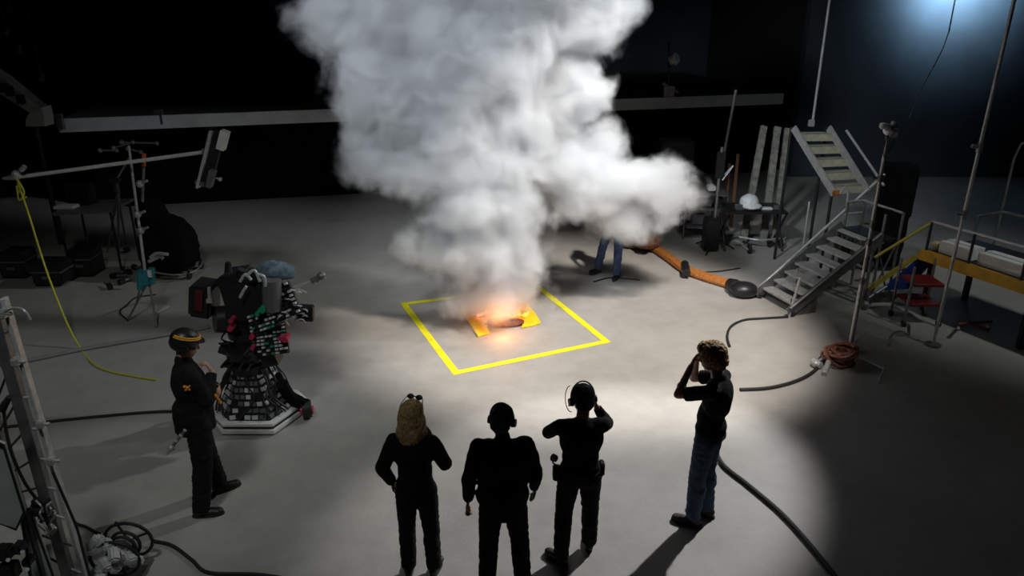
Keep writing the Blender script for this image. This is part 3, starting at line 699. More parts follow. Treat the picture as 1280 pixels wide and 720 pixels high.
b = MB(); b.box(P(264, 223, Y=10.15), (.07, .12, .24), mt); b.box(P(250, 229, Y=10.15), (.12, .05, .05), mt); b.build('lower_bracket', M['dull_steel'], lp)
b = MB(); b.ell(P(275, 224, Y=10.2), .03); b.cyl(P(268, 222, Y=10.2), P(275, 224, Y=10.2), .012); b.build('knob', M['steel'], lp)

rp = MB(); rp.tube([P(22, 228, Y=10.25), P(34, 262, Y=10.1), P(58, 338, Y=9.8), P(82, 400, Y=9.5), P(101, 436, z=.02), P(118, 456, z=.012), P(140, 465, z=.012), P(170, 471, z=.012), P(196, 475, z=.012)], .013)
tag(rp.build('rope', M['rope']), 'yellow rope hanging from the end of the boom and trailing over the floor', 'rope')
b = MB(); b.tube([P(20, 222, Y=10.2), P(30, 240, Y=10.2), P(24, 250, Y=10.2), P(21, 232, Y=10.2)], .014); b.tube([P(24, 238, Y=10.2), P(30, 247, Y=10.2), P(33, 246, Y=10.2)], .012); b.build('knot', M['rope'], bpy.data.objects['rope'])

# ------------------------------------------------------------------ dim equipment at the far left
tb = thing('equipment_table', P(100, 320), 'low grey-edged equipment table in the dark at the left', 'table')
Yt = 12.4; zt_ = P(100, 270, Y=Yt).z
b = MB(); l_, r_ = P(66, 270, Y=Yt), P(140, 266, Y=Yt); b.prism([l_, r_, r_ + Vector((0, .8, 0)), l_ + Vector((0, .8, 0))], (0, 0, .05)); b.build('table_top', M['dull_steel'], tb, smooth=False)
for p in (l_ + Vector((.06, .06, 0)), r_ + Vector((-.06, .06, 0)), l_ + Vector((.06, .74, 0)), r_ + Vector((-.06, .74, 0))): MB().cyl(Z(p, 0), p, .02).build('leg', M['dark_metal'], tb)
pp = P(80, 264, Y=Yt + .2)
tag(MB().box(Vector((pp.x, Yt + .3, zt_ + .085)), (.34, .22, .05), bev=.008).build('paper_stack', M['white']), 'small pale stack of papers on the dark equipment table', 'papers')
k1 = thing('field_monitor', Vector((pp.x + .15, Yt + .5, zt_ + .05)), 'dark boxy monitor with sloped hood on the equipment table', 'monitor')
b = MB(); c = Vector((pp.x + .15, Yt + .55, zt_ + .25)); b.box(c, (.44, .22, .38), Matrix.Rotation(R(-12), 4, 'X'), bev=.03); b.build('housing', M['dark_metal'], k1)
b = MB(); b.box(c + Vector((0, -.12, .02)), (.34, .02, .24), Matrix.Rotation(R(-12), 4, 'X')); b.build('screen', M['screen'], k1)
tp = thing('tripod', P(135, 312), 'black camera tripod standing just right of the equipment table', 'tripod')
hub = P(147, 242, Y=12.0)
MB().cyl(hub, hub + Vector((.0, 0, .18)), .05).box(hub + Vector((0, 0, .22)), (.16, .12, .08), bev=.02).build('head', M['dark_metal'], tp)
MB().cyl(hub + Vector((0, 0, .2)), P(162, 196, Y=12.0), .016).build('pan_bar', M['dull_steel'], tp)
for x, y in ((134, 316), (149, 319), (158, 306)): MB().cyl(hub, P(x, y), .024, .014).build('leg', M['dull_steel'], tp)
ct = thing('covered_cart', P(208, 335), 'low black covered cart with rounded pale rim at the left behind the boom stand', 'cart')
cc = P(206, 318, Y=12.2)
b = MB(); b.ell(Vector((cc.x, 12.4, .55)), (.48, .38, .50)); b.ell(Vector((cc.x - .2, 12.4, .95)), (.26, .28, .40)); b.box(Vector((cc.x, 12.4, .35)), (.75, .6, .4))
me = remesh(b, .03, 3, .5, .03, 4); o = put(me, 'cover', M['drape'], ct); me.transform(wm(ct).inverted())
MB().tube([Vector((cc.x + math.cos(a) * .50, 12.4 + math.sin(a) * .42, .16 + .05 * math.sin(a * 2))) for a in [6.283 * k / 16 for k in range(17)]], .018).build('rim', M['dull_steel'], ct)
for dx, dy in ((-.38, -.25), (.38, -.25), (-.38, .28), (.38, .28)): MB().cyl((cc.x + dx - .02, 12.4 + dy, .07), (cc.x + dx + .02, 12.4 + dy, .07), .07, seg=16).cyl((cc.x + dx, 12.4 + dy, .07), (cc.x + dx, 12.4 + dy, .2), .02).build('caster', M['rubber'], ct)
b = MB()
for pp in ([(188, 322), (196, 317), (210, 318)], [(186, 327), (200, 321), (204, 324)]): b.tube([P(x, y, Y=11.72) for x, y in pp], .028)
b.build('handle', M['alu'], ct)
for i, (x, y) in enumerate(((142, 345), (152, 352), (137, 358), (160, 340), (158, 312), (168, 334))):
    c_ = thing('grip_clamp', P(x, y), 'small metal grip clamp lying in the pile beside the boom stand', 'clamp', 'clamps on the floor beside the boom stand')
    p = P(x, y, z=.05); a = i * 1.1
    MB().cyl(p, p + Vector((math.cos(a) * .24, math.sin(a) * .16, .02)), .022).build('arm', M['dull_steel'], c_)
    MB().box(p, (.12, .08, .09), Matrix.Rotation(a, 4, 'Z'), bev=.012).build('jaw', M['dark_metal'], c_)
for (x, y, wd, h_), wh in zip(((14, 352, .42, .42), (58, 362, .5, .36), (100, 350, .38, .45)), ('leftmost', 'middle', 'rightmost')):
    c_ = thing('road_case', P(x, y), wh + ' of three low black road cases in the shadow at the left', 'case', 'road cases in the left shadow')
    p = P(x, y); MB().box((p.x, p.y + .3, h_ / 2 + .05), (wd, .45, h_), bev=.02).build('body', M['plastic'], c_)
    b = MB(); b.box((p.x, p.y + .3, h_ * .75), (wd + .015, .465, .02)); b.build('edge_trim', M['dull_steel'], c_)
    MB().box((p.x, p.y + .06, h_ * .5), (.14, .02, .05), bev=.006).build('handle', M['dull_steel'], c_)
b = MB(); b.tube([P(0, 204 + 15, Y=13.5), P(60, 214, Y=13.5), P(140, 207, Y=13.5)], .012); tag(b.build('hanging_cable', M['dull_steel']), 'faint cable strung through the dark behind the boom', 'cable')

# ------------------------------------------------------------------ cables on the floor
def cable(pts, r_, m_, name, label, cat='cable', lift=0):
    return tag(MB().tube([P(x, y, z=r_ + (p[2] if len(p) > 2 else 0)) for p in pts for x, y in [p[:2]]], r_).build(name, M[m_]), label, cat)
cable([(-30, 459), (27, 452), (100, 437), (180, 423), (240, 413), (262, 408)], .03, 'grey_cable', 'pipe', 'straight pale grey pipe lying on the floor behind the man in cap', 'pipe')
cable([(-20, 537), (30, 531), (70, 526), (130, 520), (190, 515), (240, 514), (275, 516)], .017, 'rubber', 'cable', 'black cable running behind the man in cap to the camera rig')
cable([(60, 553), (85, 578 + 62), (110, 660), (140, 675)], .014, 'rubber', 'cable', 'black cable from the truss tower to the cable reel')
cable([(190, 676), (215, 682), (240, 700), (262, 716), (330, 719), (420, 735)], .016, 'rubber', 'cable', 'black cable leaving the cable reel along the lower edge')
cable([(160, 401), (150, 390), (160, 380), (170, 372), (195, 368)], .012, 'rubber', 'cable', 'thin dark cable curling at the foot of the boom stand')
cable([(912, 433), (909, 420), (914, 408), (930, 400), (952, 398), (985, 396)], .018, 'rubber', 'cable', 'black cable curving from behind the curly-haired man to the foot of the stair')
cable([(925, 487), (960, 485), (990, 478), (1012, 468), (1026, 456), (1036, 448)], .022, 'rubber', 'cable', 'thick cable curving to the copper coloured hose at the tall stand')
cable([(893, 560), (905, 582), (935, 606), (975, 640), (1010, 678), (1050, 728)], .022, 'rubber', 'cable', 'black cable running from the curly-haired man to the lower edge')
cable([(742, 352), (765, 347), (800, 350)], .012, 'rubber', 'cable', 'thin dark cable on the floor at the feet of the distant figure')
cable([(878, 340), (900, 339), (925, 335)], .012, 'rubber', 'cable', 'thin dark cable on the floor behind the orange cable bundle')

# orange bundle with its end boxes
oc = thing('cable_bundle', P(860, 338), 'thick orange cable bundle running to a black box near the stair', 'cable bundle')
for off in (-3.2, 0, 3.2):
    MB().tube([P(x, y + off * .6, z=.06) + Vector((0, 0, 0)) for x, y in ((793, 298), (815, 308), (835, 321), (856, 336), (880, 345), (912, 355))], .058).build('cable', M['orange'], oc)
b = MB(); b.ell(P(930, 362, z=.12), (.22, .18, .13)); b.ell(P(918, 358, z=.12), (.12, .15, .12)); b.cyl(P(912, 355, z=.08), P(922, 358, z=.10), .10); b.build('end_box', M['plastic'], oc)
b = MB(); b.cyl(P(856, 330, z=.12), P(858, 341, z=.12), .07); b.build('strap', M['plastic'], oc)
b = MB(); b.ell(P(797, 297, z=.2), (.32, .22, .20)); b.ell(P(812, 302, z=.2), (.20, .18, .12)); b.cyl(P(790, 300, z=.1), P(808, 305, z=.25), .09)
me = remesh(b, .025, 1, .5, .03, 9); o = put(me, 'hose_coil', M['timber'], oc); me.transform(wm(oc).inverted())

# ------------------------------------------------------------------ stairs at the right
st = thing('stair', P(960, 392), 'grey metal stair with pipe handrails rising right from the floor to the small landing', 'stairs')
BL, BR = P(945, 373), P(985, 396); TL, TR = None, None
wv = (BR - BL); asc = Vector((-wv.y, wv.x, 0)).normalized()
if asc.x < 0: asc = -asc
N = 8; run, rise = .185, .120
for k in range(N):
    a = BL + asc * (.10 + run * k); z_ = .10 + rise * (k + .35)
    b = MB(); b.prism([Z(a, z_), Z(a + wv, z_), Z(a + wv + asc * .20, z_), Z(a + asc * .20, z_)], (0, 0, .035)); b.build('tread', M['tread'], st, smooth=False, bevel=.005)
L_ = asc * 1.50; H_ = 1.05
for s_ in (BL, BR):
    b = MB(); b.bar(Z(s_, .06), Z(s_ + L_, H_ + .02), .03, .17); b.build('stringer', M['dull_steel'], st, smooth=False)
hr = P(943, 367, Y=BL.y) ; up = Vector((0, 0, 1))
b = MB(); b.cyl(Z(BL - wv * .04, .12), Z(BL - wv * .04 + asc * 2.2, .12 + (H_ + .12) / 1.5 * 2.2), .026); b.build('handrail', M['steel'], st)
b = MB(); b.cyl(Z(BR + asc * .02, .0), Z(BR + asc * .12, .62), .022); b.build('rail_post', M['steel'], st)
b = MB(); b.cyl(Z(BR - wv * -.03, .14), Z(BR + wv * .03 + L_, H_ + .12), .024); b.build('handrail', M['dull_steel'], st)
for t in (.5,): b = MB(); s_ = BL + L_ * t; b.cyl(Z(s_, 0), Z(s_, H_ * t + .10), .016); b.build('rail_post', M['steel'], st)
for s_ in (BL, BR): b = MB(); b.cyl(s_ + L_ * .1 + Vector((0, -.0, .05)) - asc * .12, s_ + L_ * .1 + Vector((0, .0, .05)) - asc * .06, .05, seg=16); b.build('foot_wheel', M['rubber'], st)
b = MB(); b.prism([Z(BR + asc * .12, .0), Z(BR + asc * .5, .0), Z(BR + asc * .5, .24)], wv.normalized() * -.03); b.build('side_plate', M['dull_steel'], st, smooth=False)
T0 = BL + L_; T1 = BR + L_
for s_ in (T0 - asc * .1, T1 - asc * .1): b = MB(); b.cyl(Z(s_, 0), Z(s_, H_), .025); b.build('support_leg', M['dull_steel'], st)

ld = thing('stair_landing', Z(T0, 0), 'small railed landing between the lower and the upper stair', 'landing')
D0, D1 = T0 + asc * .34, T1 + asc * .34
b = MB(); b.prism([Z(T0, H_ - .06), Z(T1, H_ - .06), Z(D1, H_ - .06), Z(D0, H_ - .06)], (0, 0, .05)); b.build('deck_plate', M['dark_metal'], ld, smooth=False)
for s_ in (T0, T1, D0, D1): MB().cyl(Z(s_ + asc * .03, 0), Z(s_ + asc * .03, H_ + .40), .021).build('post', M['dull_steel'], ld)
for za in (.2, .40): MB().cyl(Z(T0, H_ + za), Z(D0, H_ + za), .018).build('rail', M['steel'], ld)
b = MB(); b.cyl(Z(D0, H_ + .40), Z(D1, H_ + .40), .018); b.build('rail', M['steel'], ld)
b = MB(); b.cyl(Z(T1, .1), Z(D1, H_ - .1), .014); b.cyl(Z(T1, H_ - .1), Z(D1, .1), .014); b.build('cross_brace', M['dull_steel'], ld)

us = thing('stair', P(1060, 330), 'upper stair flight with olive treads rising to the left above the landing', 'stairs')
pBL, pBR, pTL, pTR = P(1043, 243, Y=12.1), P(1085, 240, Y=11.9), P(992, 160, Y=13.1), P(1036, 160, Y=13.0)
for k in range(5):
    t0 = .10 + k * .2; a = pBL.lerp(pTL, t0); c_ = pBR.lerp(pTR, t0); bk_ = Vector((0, .24, 0))
    b = MB(); b.prism([a, c_, c_ + Vector((0, -.04, -.11)), a + Vector((0, -.04, -.11))], (0, .05, 0)); b.prism([a, c_, c_ + bk_, a + bk_], (0, 0, -.03)); b.build('tread', mat('olive_tread', (.30, .29, .21), .7, 0, .2, 12) if k == 0 else bpy.data.materials['olive_tread'], us, smooth=False)
for a, c_ in ((pBL, pTL), (pBR, pTR)):
    b = MB(); b.bar(a, c_, .035, .12); b.build('stringer', M['steel'], us, smooth=False)
b = MB(); b.cyl(P(1105, 232, Y=11.8), P(1058, 163, Y=12.8), .022); b.build('handrail', M['steel'], us)
for a in (pBL, pTL, pTR): MB().cyl(Z(a + Vector((0, .1, 0)), 0), a + Vector((0, .1, 0)), .025).build('support_leg', M['dark_metal'], us)
MB().box(P(1046, 241, Y=12.05), (.14, .05, .07), bev=.01).build('warning_tag', M['orange'], us)
b = MB(); b.tube([P(1050, 242, Y=11.9), P(1056, 234, Y=11.9), P(1060, 240, Y=11.9), P(1058, 262, Y=11.9)], .02); b.build('latch_loop', M['steel'], us)

# tall single rail left of the stair
o = thing('pipe_post', P(1003, 345), 'thin bare pipe post standing just left of the lower stair', 'post')
f_ = P(1002, 322, Y=12.3); f_.z = 0
MB().cyl(f_, P(1012, 252, Y=12.3), .02).build('pipe', M['steel'], o); MB().cyl(f_, f_ + Vector((0, 0, .02)), .09).build('foot', M['dull_steel'], o)

# three leaning planks
for i, ((x0, y0), (x1, y1), lab) in enumerate((((938, 250), (955, 158), 'weathered grey plank leaning upright, leftmost of the three behind the small table'),
                                               ((960, 252), (972, 159), 'weathered grey plank leaning upright, middle one of the three'),
                                               ((974, 252), (985, 161), 'weathered grey plank leaning upright, nearest of the three to the upper stair'))):
    a, c_ = P(x0, y0, Y=14.6), P(x1, y1, Y=15.4); d = (c_ - a).normalized(); a = a - d * (a.z / d.z)
    b = MB(); pts = 16
    for s_ in range(pts):
        p = a.lerp(c_, s_ / pts); q_ = a.lerp(c_, (s_ + 1) / pts)
        b.bar(p, q_, .13 + .02 * mnoise.noise(Vector((s_ * .7, i, 0))), .05 + .02 * (s_ % 2), up=(0, -1, .1))
    tag(b.build('plank', M['plank'], smooth=False), lab, 'plank', 'leaning planks')

# ------------------------------------------------------------------ tall stands and pipes
ls = thing('light_stand', P(1062, 440), 'tall light stand with cluster head and bent foot, right of the stair', 'light stand')
f_ = P(1062, 438); tp_ = P(1111, 163, Y=f_.y)
MB().cyl(f_ + Vector((0, 0, .05)), f_.lerp(tp_, .35), .030).build('lower_pole', M['steel'], ls)
MB().cyl(f_.lerp(tp_, .34), tp_, .022).build('upper_pole', M['steel'], ls)
for t in (.34, .52, .6, .8): MB().cyl(f_.lerp(tp_, t) - Vector((0, 0, .04)), f_.lerp(tp_, t) + Vector((0, 0, .04)), .04).cyl(f_.lerp(tp_, t), f_.lerp(tp_, t) + Vector((-.11, 0, .01)), .014).build('collar', M['dull_steel'], ls)
hd = MB(); hd.ell(tp_, (.07, .06, .06)); hd.cyl(tp_ + Vector((-.10, 0, .05)), tp_ + Vector((.09, 0, .03)), .035); hd.box(tp_ + Vector((.06, 0, -.04)), (.09, .09, .09), bev=.015); hd.box(tp_ + Vector((-.09, -.02, .06)), (.07, .08, .06), bev=.01); hd.cyl(tp_ + Vector((.02, 0, .03)), tp_ + Vector((.05, 0, .11)), .03); hd.build('cluster_head', M['alu'], ls)
b = MB(); b.tube([tp_, P(1106, 180, Y=f_.y - .05), P(1104, 192, Y=f_.y - .05), P(1108, 200, Y=f_.y)], .007); b.tube([tp_ + Vector((.05, 0, 0)), P(1116, 178, Y=f_.y), P(1111, 190, Y=f_.y)], .006); b.build('head_cable', M['rubber'], ls)
for a_, k_, e_ in (((1068, 444, .12), (1105, 461, .10), (1098, 478, .0)), ((1058, 436, .12), (1030, 447, .08), (1022, 452, 0)), ((1064, 432, .12), (1078, 420, .08), (1080, 414, 0))):
    b = MB(); b.tube([P(a_[0], a_[1], z=a_[2]), P(k_[0], k_[1], z=k_[2]), P(e_[0], e_[1], z=.014)], .013, smooth=False); b.build('leg', M['alu'], ls)
hc = thing('hose_coil', P(1050, 442), 'tangled copper coloured hose coil heaped at the foot of the tall light stand', 'hose')
b = MB(); rnd = random.Random(4)
for k in range(9):
    c = P(1049, 444, z=.10) + Vector((rnd.uniform(-.08, .08), rnd.uniform(-.06, .06), rnd.uniform(-.03, .10))); r_ = rnd.uniform(.10, .18); ti = rnd.uniform(-.6, .6); t2 = rnd.uniform(-.6, .6)
    mt = Matrix.Translation(c) @ Matrix.Rotation(ti, 4, 'X') @ Matrix.Rotation(t2, 4, 'Y')
    pts = [mt @ Vector((math.cos(a) * r_, math.sin(a) * r_, 0)) for a in [6.283 * i / 12 for i in range(12)]]
    for p in pts: p.z = max(p.z, .03)
    b.tube(pts, .021, 7)
b.build('coil', M['copper'], hc)
b = MB(); b.ell(P(1020, 455, z=.05), (.06, .05, .05)); b.cyl(P(1016, 451, z=.06), P(1026, 457, z=.06), .04); b.cyl(P(1030, 468, z=.03), P(1036, 452, z=.08), .035); b.build('fitting', M['alu'], hc)
o = thing('tall_pipe', P(1165, 430), 'tall grey pipe in front of the yellow edged platform, running up out of view', 'pipe')
f_ = P(1166, 432); t_ = P(1268, 0, Y=f_.y - .1); t_ = f_ + (t_ - f_) * 1.35
MB().cyl(f_, t_, .022).build('pipe', M['steel'], o)
for x, y in ((1226, 166), (1206, 250)): p = f_.lerp(t_, (432 - y) / 432 / 1.35 * 1.0); MB().cyl(p - Vector((0, 0, .06)), p + Vector((0, 0, .06)), .038).cyl(p, p + Vector((-.10, 0, .02)), .025).build('coupler', M['dull_steel'], o)
MB().cyl(f_, f_ + Vector((0, 0, .03)), .10).build('foot', M['dull_steel'], o)
o = thing('hanging_pipe', P(1015, 158, Y=14), 'thin pale pipe hanging down from above the upper stair', 'pipe')
a, c_ = P(1015, 158, Y=14), P(1037, 0, Y=14); c_ = a + (c_ - a) * ((ZC - a.z) / (c_.z - a.z))
MB().cyl(a, c_, .024).build('pipe', M['steel'], o); MB().box(a + Vector((-.02, 0, .06)), (.10, .08, .12), bev=.01).build('end_clamp', M['steel'], o)
b = MB(); b.tube([P(1186, 40, Y=19), P(1176, 66, Y=19), P(1150, 115, Y=19), P(1136, 148, Y=19)], .012); p_ = P(1186, 40, Y=19); b.cyl(p_, Z(p_, ZC), .016); tag(b.build('drop_wire', M['dull_steel']), 'faint thin wire slanting down through the blue glow', 'wire')
o = thing('scaffold_post', P(890, 290), 'slim upright pipe standing at the right end of the stage deck', 'post')
a, c_ = P(889, 268, Y=14.9), P(920, 112, Y=14.9); MB().cyl(Z(a, 0), c_, .028).build('pipe', M['dull_steel'], o); MB().cyl(Z(a, 0), Z(a, .03), .11).build('foot', M['dark_metal'], o)
o = thing('work_light', P(836, 108, Y=18.2), 'small pipe mounted lamp head clamped to the edge of the stage deck', 'lamp')
a = P(836, 116, Y=18.1); c_ = P(836, 52, Y=18.1)
MB().cyl(a, c_, .025).build('pipe', M['dark_metal'], o); b = MB(); b.cyl(P(838, 76, Y=18.1), P(846, 72, Y=18), .09, .12); b.cyl(P(840, 70, Y=18.1), P(846, 80, Y=18.0), .05); b.build('head', M['alu'], o)
b = MB(); b.bar(P(828, 104, Y=18.1), P(848, 116, Y=18.1), .10, .06); b.box(P(836, 114, Y=18.05), (.24, .12, .24)); b.build('clamp', M['dull_steel'], o)

# ------------------------------------------------------------------ cluttered bench and stands behind the smoke, right
tb = thing('work_bench', P(945, 310), 'dark folding work bench holding the bright white object, left of the stair', 'table')
Yb = 13.6; l_, r_ = P(912, 268, Y=Yb), P(985, 268, Y=Yb)
b = MB(); b.prism([l_, r_, r_ + Vector((0, .7, 0)), l_ + Vector((0, .7, 0))], (0, 0, .04)); b.build('table_top', M['dark_metal'], tb, smooth=False)
for p in (l_, r_): b = MB(); b.cyl(Z(p + Vector((0, .05, 0)), 0), p + Vector((0, .65, 0)), .02); b.cyl(Z(p + Vector((0, .65, 0)), 0), p + Vector((0, .05, 0)), .02); b.build('leg', M['dark_metal'], tb)
zb = l_.z + .04
hm = thing('white_helmet', Vector((P(938, 258, Y=Yb + .2).x, Yb + .25, zb)), 'bright white rounded helmet lying on the dark work bench', 'helmet')
c = Vector((P(937, 258, Y=Yb + .2).x, Yb + .25, zb + .13)); b = MB(); b.ell(c, (.17, .17, .15)); b.ell(c + Vector((.03, -.05, -.06)), (.19, .20, .05)); me = remesh(b, .015, 2, .5, .008, 14); o = put(me, 'shell', M['white_plastic'], hm); me.transform(wm(hm).inverted())
for i, (x, m_, sz, lab, cat) in enumerate(((955, 'white', (.30, .12, .04), 'flat white sheet pushed beside the helmet on the work bench', 'sheet'), (924, 'dull_steel', (.16, .12, .10), 'small grey tool on the work bench left of the helmet', 'tool'),
                                 (970, 'dull_steel', (.10, .10, .08), 'small grey tool at the far end of the work bench', 'tool'))):
    p = P(x, 262, Y=Yb + .2); tag(MB().box((p.x, Yb + .2, zb + sz[2] / 2), sz, bev=.01).build('paper_sheet' if i == 0 else 'hand_tool', M[m_]), lab, cat)
wk = thing('hand_truck', P(950, 312), 'low hand truck with small wheels parked under the work bench', 'trolley')
b = MB(); b.tube([P(916, 301, z=.14), P(925, 303, z=.12), P(932, 310, z=.08), P(940, 314, z=.06)], .02); b.tube([P(924, 296, z=.2), P(950, 300, z=.2), P(975, 298, z=.2)], .02); b.build('frame', M['steel'], wk)
for x, y in ((937, 311), (962, 303), (976, 305)): p = P(x, y, z=.09); MB().cyl(p - Vector((.025, 0, 0)), p + Vector((.025, 0, 0)), .09, seg=18).build('wheel', M['rubber'], wk)
es = thing('equipment_stand', P(890, 315), 'dark upright equipment stand with a tall panel at the right edge of the smoke', 'stand')
f_ = P(890, 312); MB().cyl(f_, Z(f_, 1.95), .03).build('pole', M['dull_steel'], es)
b = MB(); b.box(Vector((f_.x, f_.y, 1.62)), (.16, .06, .50), bev=.01); b.build('tall_panel', M['dark_metal'], es)
b = MB(); b.box(Vector((f_.x - .05, f_.y, .32)), (.28, .30, .64), bev=.03); b.build('lower_box', M['plastic'], es)
for a in (0, 2.1, 4.2): MB().cyl(Vector((f_.x, f_.y, .25)), Vector((f_.x + math.cos(a) * .42, f_.y + math.sin(a) * .42, .012)), .015).build('leg', M['dark_metal'], es)
b = MB(); b.tube([Vector((f_.x + .1, f_.y, 1.45)), Vector((f_.x + .22, f_.y - .05, 1.62)), Vector((f_.x + .05, f_.y - .05, 1.35))], .014); b.build('clamp_arm', M['steel'], es)
tr = thing('shelf_trolley', P(862, 325), 'cluttered grey shelf trolley partly hidden by the right end of the smoke', 'trolley')
Yr = 14.4; 
for y in (243, 262, 285):
    a, c_ = P(858, y, Y=Yr), P(912, y + 3, Y=Yr); b = MB(); b.prism([a, c_, c_ + Vector((0, .5, 0)), a + Vector((0, .5, 0))], (0, 0, .03)); b.build('shelf', M['dull_steel'], tr, smooth=False)
for x in (859, 911):
    for dy in (.04, .46): a = P(x, 243, Y=Yr) + Vector((0, dy, 0)); MB().cyl(Z(a, 0), a, .018).build('post', M['dull_steel'], tr)
for i, (x, y, sx, sz, m_, lab) in enumerate(((872, 243, .16, .14, 'grey_plastic', 'small grey box on the top shelf of the trolley'), (892, 244, .15, .10, 'white', 'small white carton on the top shelf of the trolley'),
        (882, 262, .30, .13, 'dull_steel', 'flat grey case on the middle shelf of the trolley'), (902, 263, .14, .16, 'dark_metal', 'dark canister on the middle shelf of the trolley'), (875, 285, .26, .2, 'grey_plastic', 'squat grey crate on the lowest shelf of the trolley'))):
    p = P(x, y, Y=Yr); zz = P(858, 243 if y < 250 else 262 if y < 270 else 285, Y=Yr).z + .03
    tag(MB().box((p.x, Yr + .22, zz + sz / 2), (sx, .2, sz), bev=.015).build('storage_box', M[m_]), lab, 'box')
for i, (x, h_, lab) in enumerate(((907, 1.3, 'brown timber batten standing beside the slim upright pipe'), (916, 1.5, 'taller reddish timber batten behind the trolley'))):
    p = P(x, 262, Y=15.2); p.z = 0; tag(MB().bar(p, p + Vector((.06, .25, h_)), .06, .04).build('timber_batten', M['timber'], smooth=False), lab, 'batten')
o = thing('standing_cabinet', P(856, 240), 'dim tall cabinet standing under the deck behind the smoke', 'cabinet')
p = P(847, 205, Y=16.2); p.z = 0; MB().box(p + Vector((0, .3, .8)), (.7, .5, 1.6), bev=.01).build('body', M['dark_metal'], o); MB().box(p + Vector((0, .04, .8)), (.62, .02, 1.5)).build('door', M['dark_metal'], o); MB().box(p + Vector((.25, .0, .85)), (.03, .05, .16), bev=.006).build('handle', M['dull_steel'], o)

# black draped block
o = thing('draped_case', P(1125, 330), 'tall black draped block standing behind the tall light stand', 'case')
a = P(1126, 265, Y=12.4); b = MB(); mt = Matrix.Rotation(R(2), 4, 'Y'); b.box(Vector((a.x + .05, 12.8, .93)), (.46, .4, 1.82), mt); me = remesh(b, .035, 2, .5, .02, 5, (2, 2, .4)); o2 = put(me, 'drape', M['drape'], o); me.transform(wm(o).inverted())
b = MB(); b.box(Vector((a.x + .10, 12.8, .03)), (.5, .48, .06)); b.build('base', M['dark_metal'], o)

# machinery under the landing
mc = thing('generator', P(1058, 350), 'dark wheeled machine with loose hoses standing under the small landing', 'machine')
c = P(1066, 345); b = MB(); b.box((c.x + .1, c.y + .35, .42), (.55, .4, .4), bev=.05); b.build('body', M['dark_metal'], mc)
b = MB(); b.cyl((c.x - .05, c.y + .1, .45), (c.x + .25, c.y + .1, .45), .12, seg=20); b.build('drum', M['grey_plastic'], mc)
b = MB()
for k in range(6): b.tube([(c.x - .2 + k * .09, c.y + .12, .6), (c.x - .1 + k * .08, c.y - .0, .75 - .05 * k), (c.x + k * .07, c.y + .1, .42)], .014)
b.build('hose', M['dull_steel'], mc, kind='stuff')
for dx in (-.1, .35): MB().cyl((c.x + dx - .03, c.y + .2, .12), (c.x + dx + .03, c.y + .2, .12), .12, seg=18).cyl((c.x + dx, c.y + .2, .12), (c.x + dx, c.y + .3, .3), .02).build('wheel', M['rubber'], mc)

# ------------------------------------------------------------------ yellow edged platform, right
zp = .98
e0, e1 = P(1153, 311, z=zp), P(1300, 358, z=zp); dv = (e1 - e0).normalized(); nb = Vector((-dv.y, dv.x, 0))
if nb.y < 0: nb = -nb
e1 = e0 + dv * 3.4
yp = thing('platform', Z(e0, 0), 'raised work platform with thick yellow edge and pipe railings at the right', 'platform')
b = MB(); b.prism([Z(e0, zp - .12), Z(e1, zp - .12), Z(e1 + nb * 1.2, zp - .12), Z(e0 + nb * 1.2, zp - .12)], (0, 0, .11)); b.build('deck', M['dark_metal'], yp, smooth=False)
b = MB(); b.prism([Z(e0 - nb * .04, zp - .16), Z(e1 - nb * .04, zp - .16), Z(e1, zp - .16), Z(e0, zp - .16)], (0, 0, .17)); b.build('yellow_edge', M['yellow'], yp, smooth=False)
for t in (.1, 1.6, 3.2):
    for n_ in (.15, 1.1): p = e0 + dv * t + nb * n_; MB().box((p.x, p.y, (zp - .12) / 2), (.07, .07, zp - .12)).build('leg', M['dark_metal'], yp)
hp_ = .44
b = MB(); b.cyl(Z(e0 + dv * .08, zp + hp_), Z(e1, zp + hp_), .022); b.build('front_rail', M['steel'], yp)
for t in (.08, .75, 1.5, 2.2, 3.0): p = e0 + dv * t - nb * .02; MB().cyl(Z(p, zp - .15), Z(p, zp + hp_), .020).build('rail_post', M['dark_metal'], yp)
b = MB(); b.tube([Z(e0 + nb * 1.15, zp), Z(e0 + nb * 1.15, zp + .38), Z(e0 + nb * 1.15 + dv * .35, zp + .52), Z(e1 + nb * 1.15, zp + .50)], .022, smooth=False); b.build('rear_rail', M['dull_steel'], yp)
# yellow ramp rail and stringer going down left
s0 = P(1086, 361, Y=e0.y + .1); r0 = P(1093, 322, Y=e0.y + .1)
b = MB(); b.cyl(Z(e0 + dv * .08, zp + hp_), r0, .022); b.build('sloping_rail', M['yellow_rail'], yp)
b = MB(); b.bar(Z(e0, zp - .06), s0, .04, .07); b.build('ramp_stringer', M['yellow_rail'], yp, smooth=False)
b = MB(); b.prism([Z(e0, zp - .10), s0 + Vector((.25, 0, .06)), P(1106, 363, Y=e0.y + .1), P(1136, 361, Y=e0.y + .1), P(1172, 318, Y=e0.y + .1)], nb * .03); b.build('blue_side_panel', M['blue'], yp, smooth=False)
b = MB(); b.tube([P(1082, 384, Y=e0.y), P(1086, 372, Y=e0.y), P(1108, 358, Y=e0.y + .1)], .025, smooth=False); b.cyl(P(1081, 381, Y=e0.y) - Vector((.03, 0, 0)), P(1081, 381, Y=e0.y) + Vector((.03, 0, 0)), .07); b.build('ramp_foot', M['dull_steel'], yp)
p = P(1094, 366); MB().cyl(Z(s0, .0), s0, .02).build('ramp_leg', M['dull_steel'], yp)
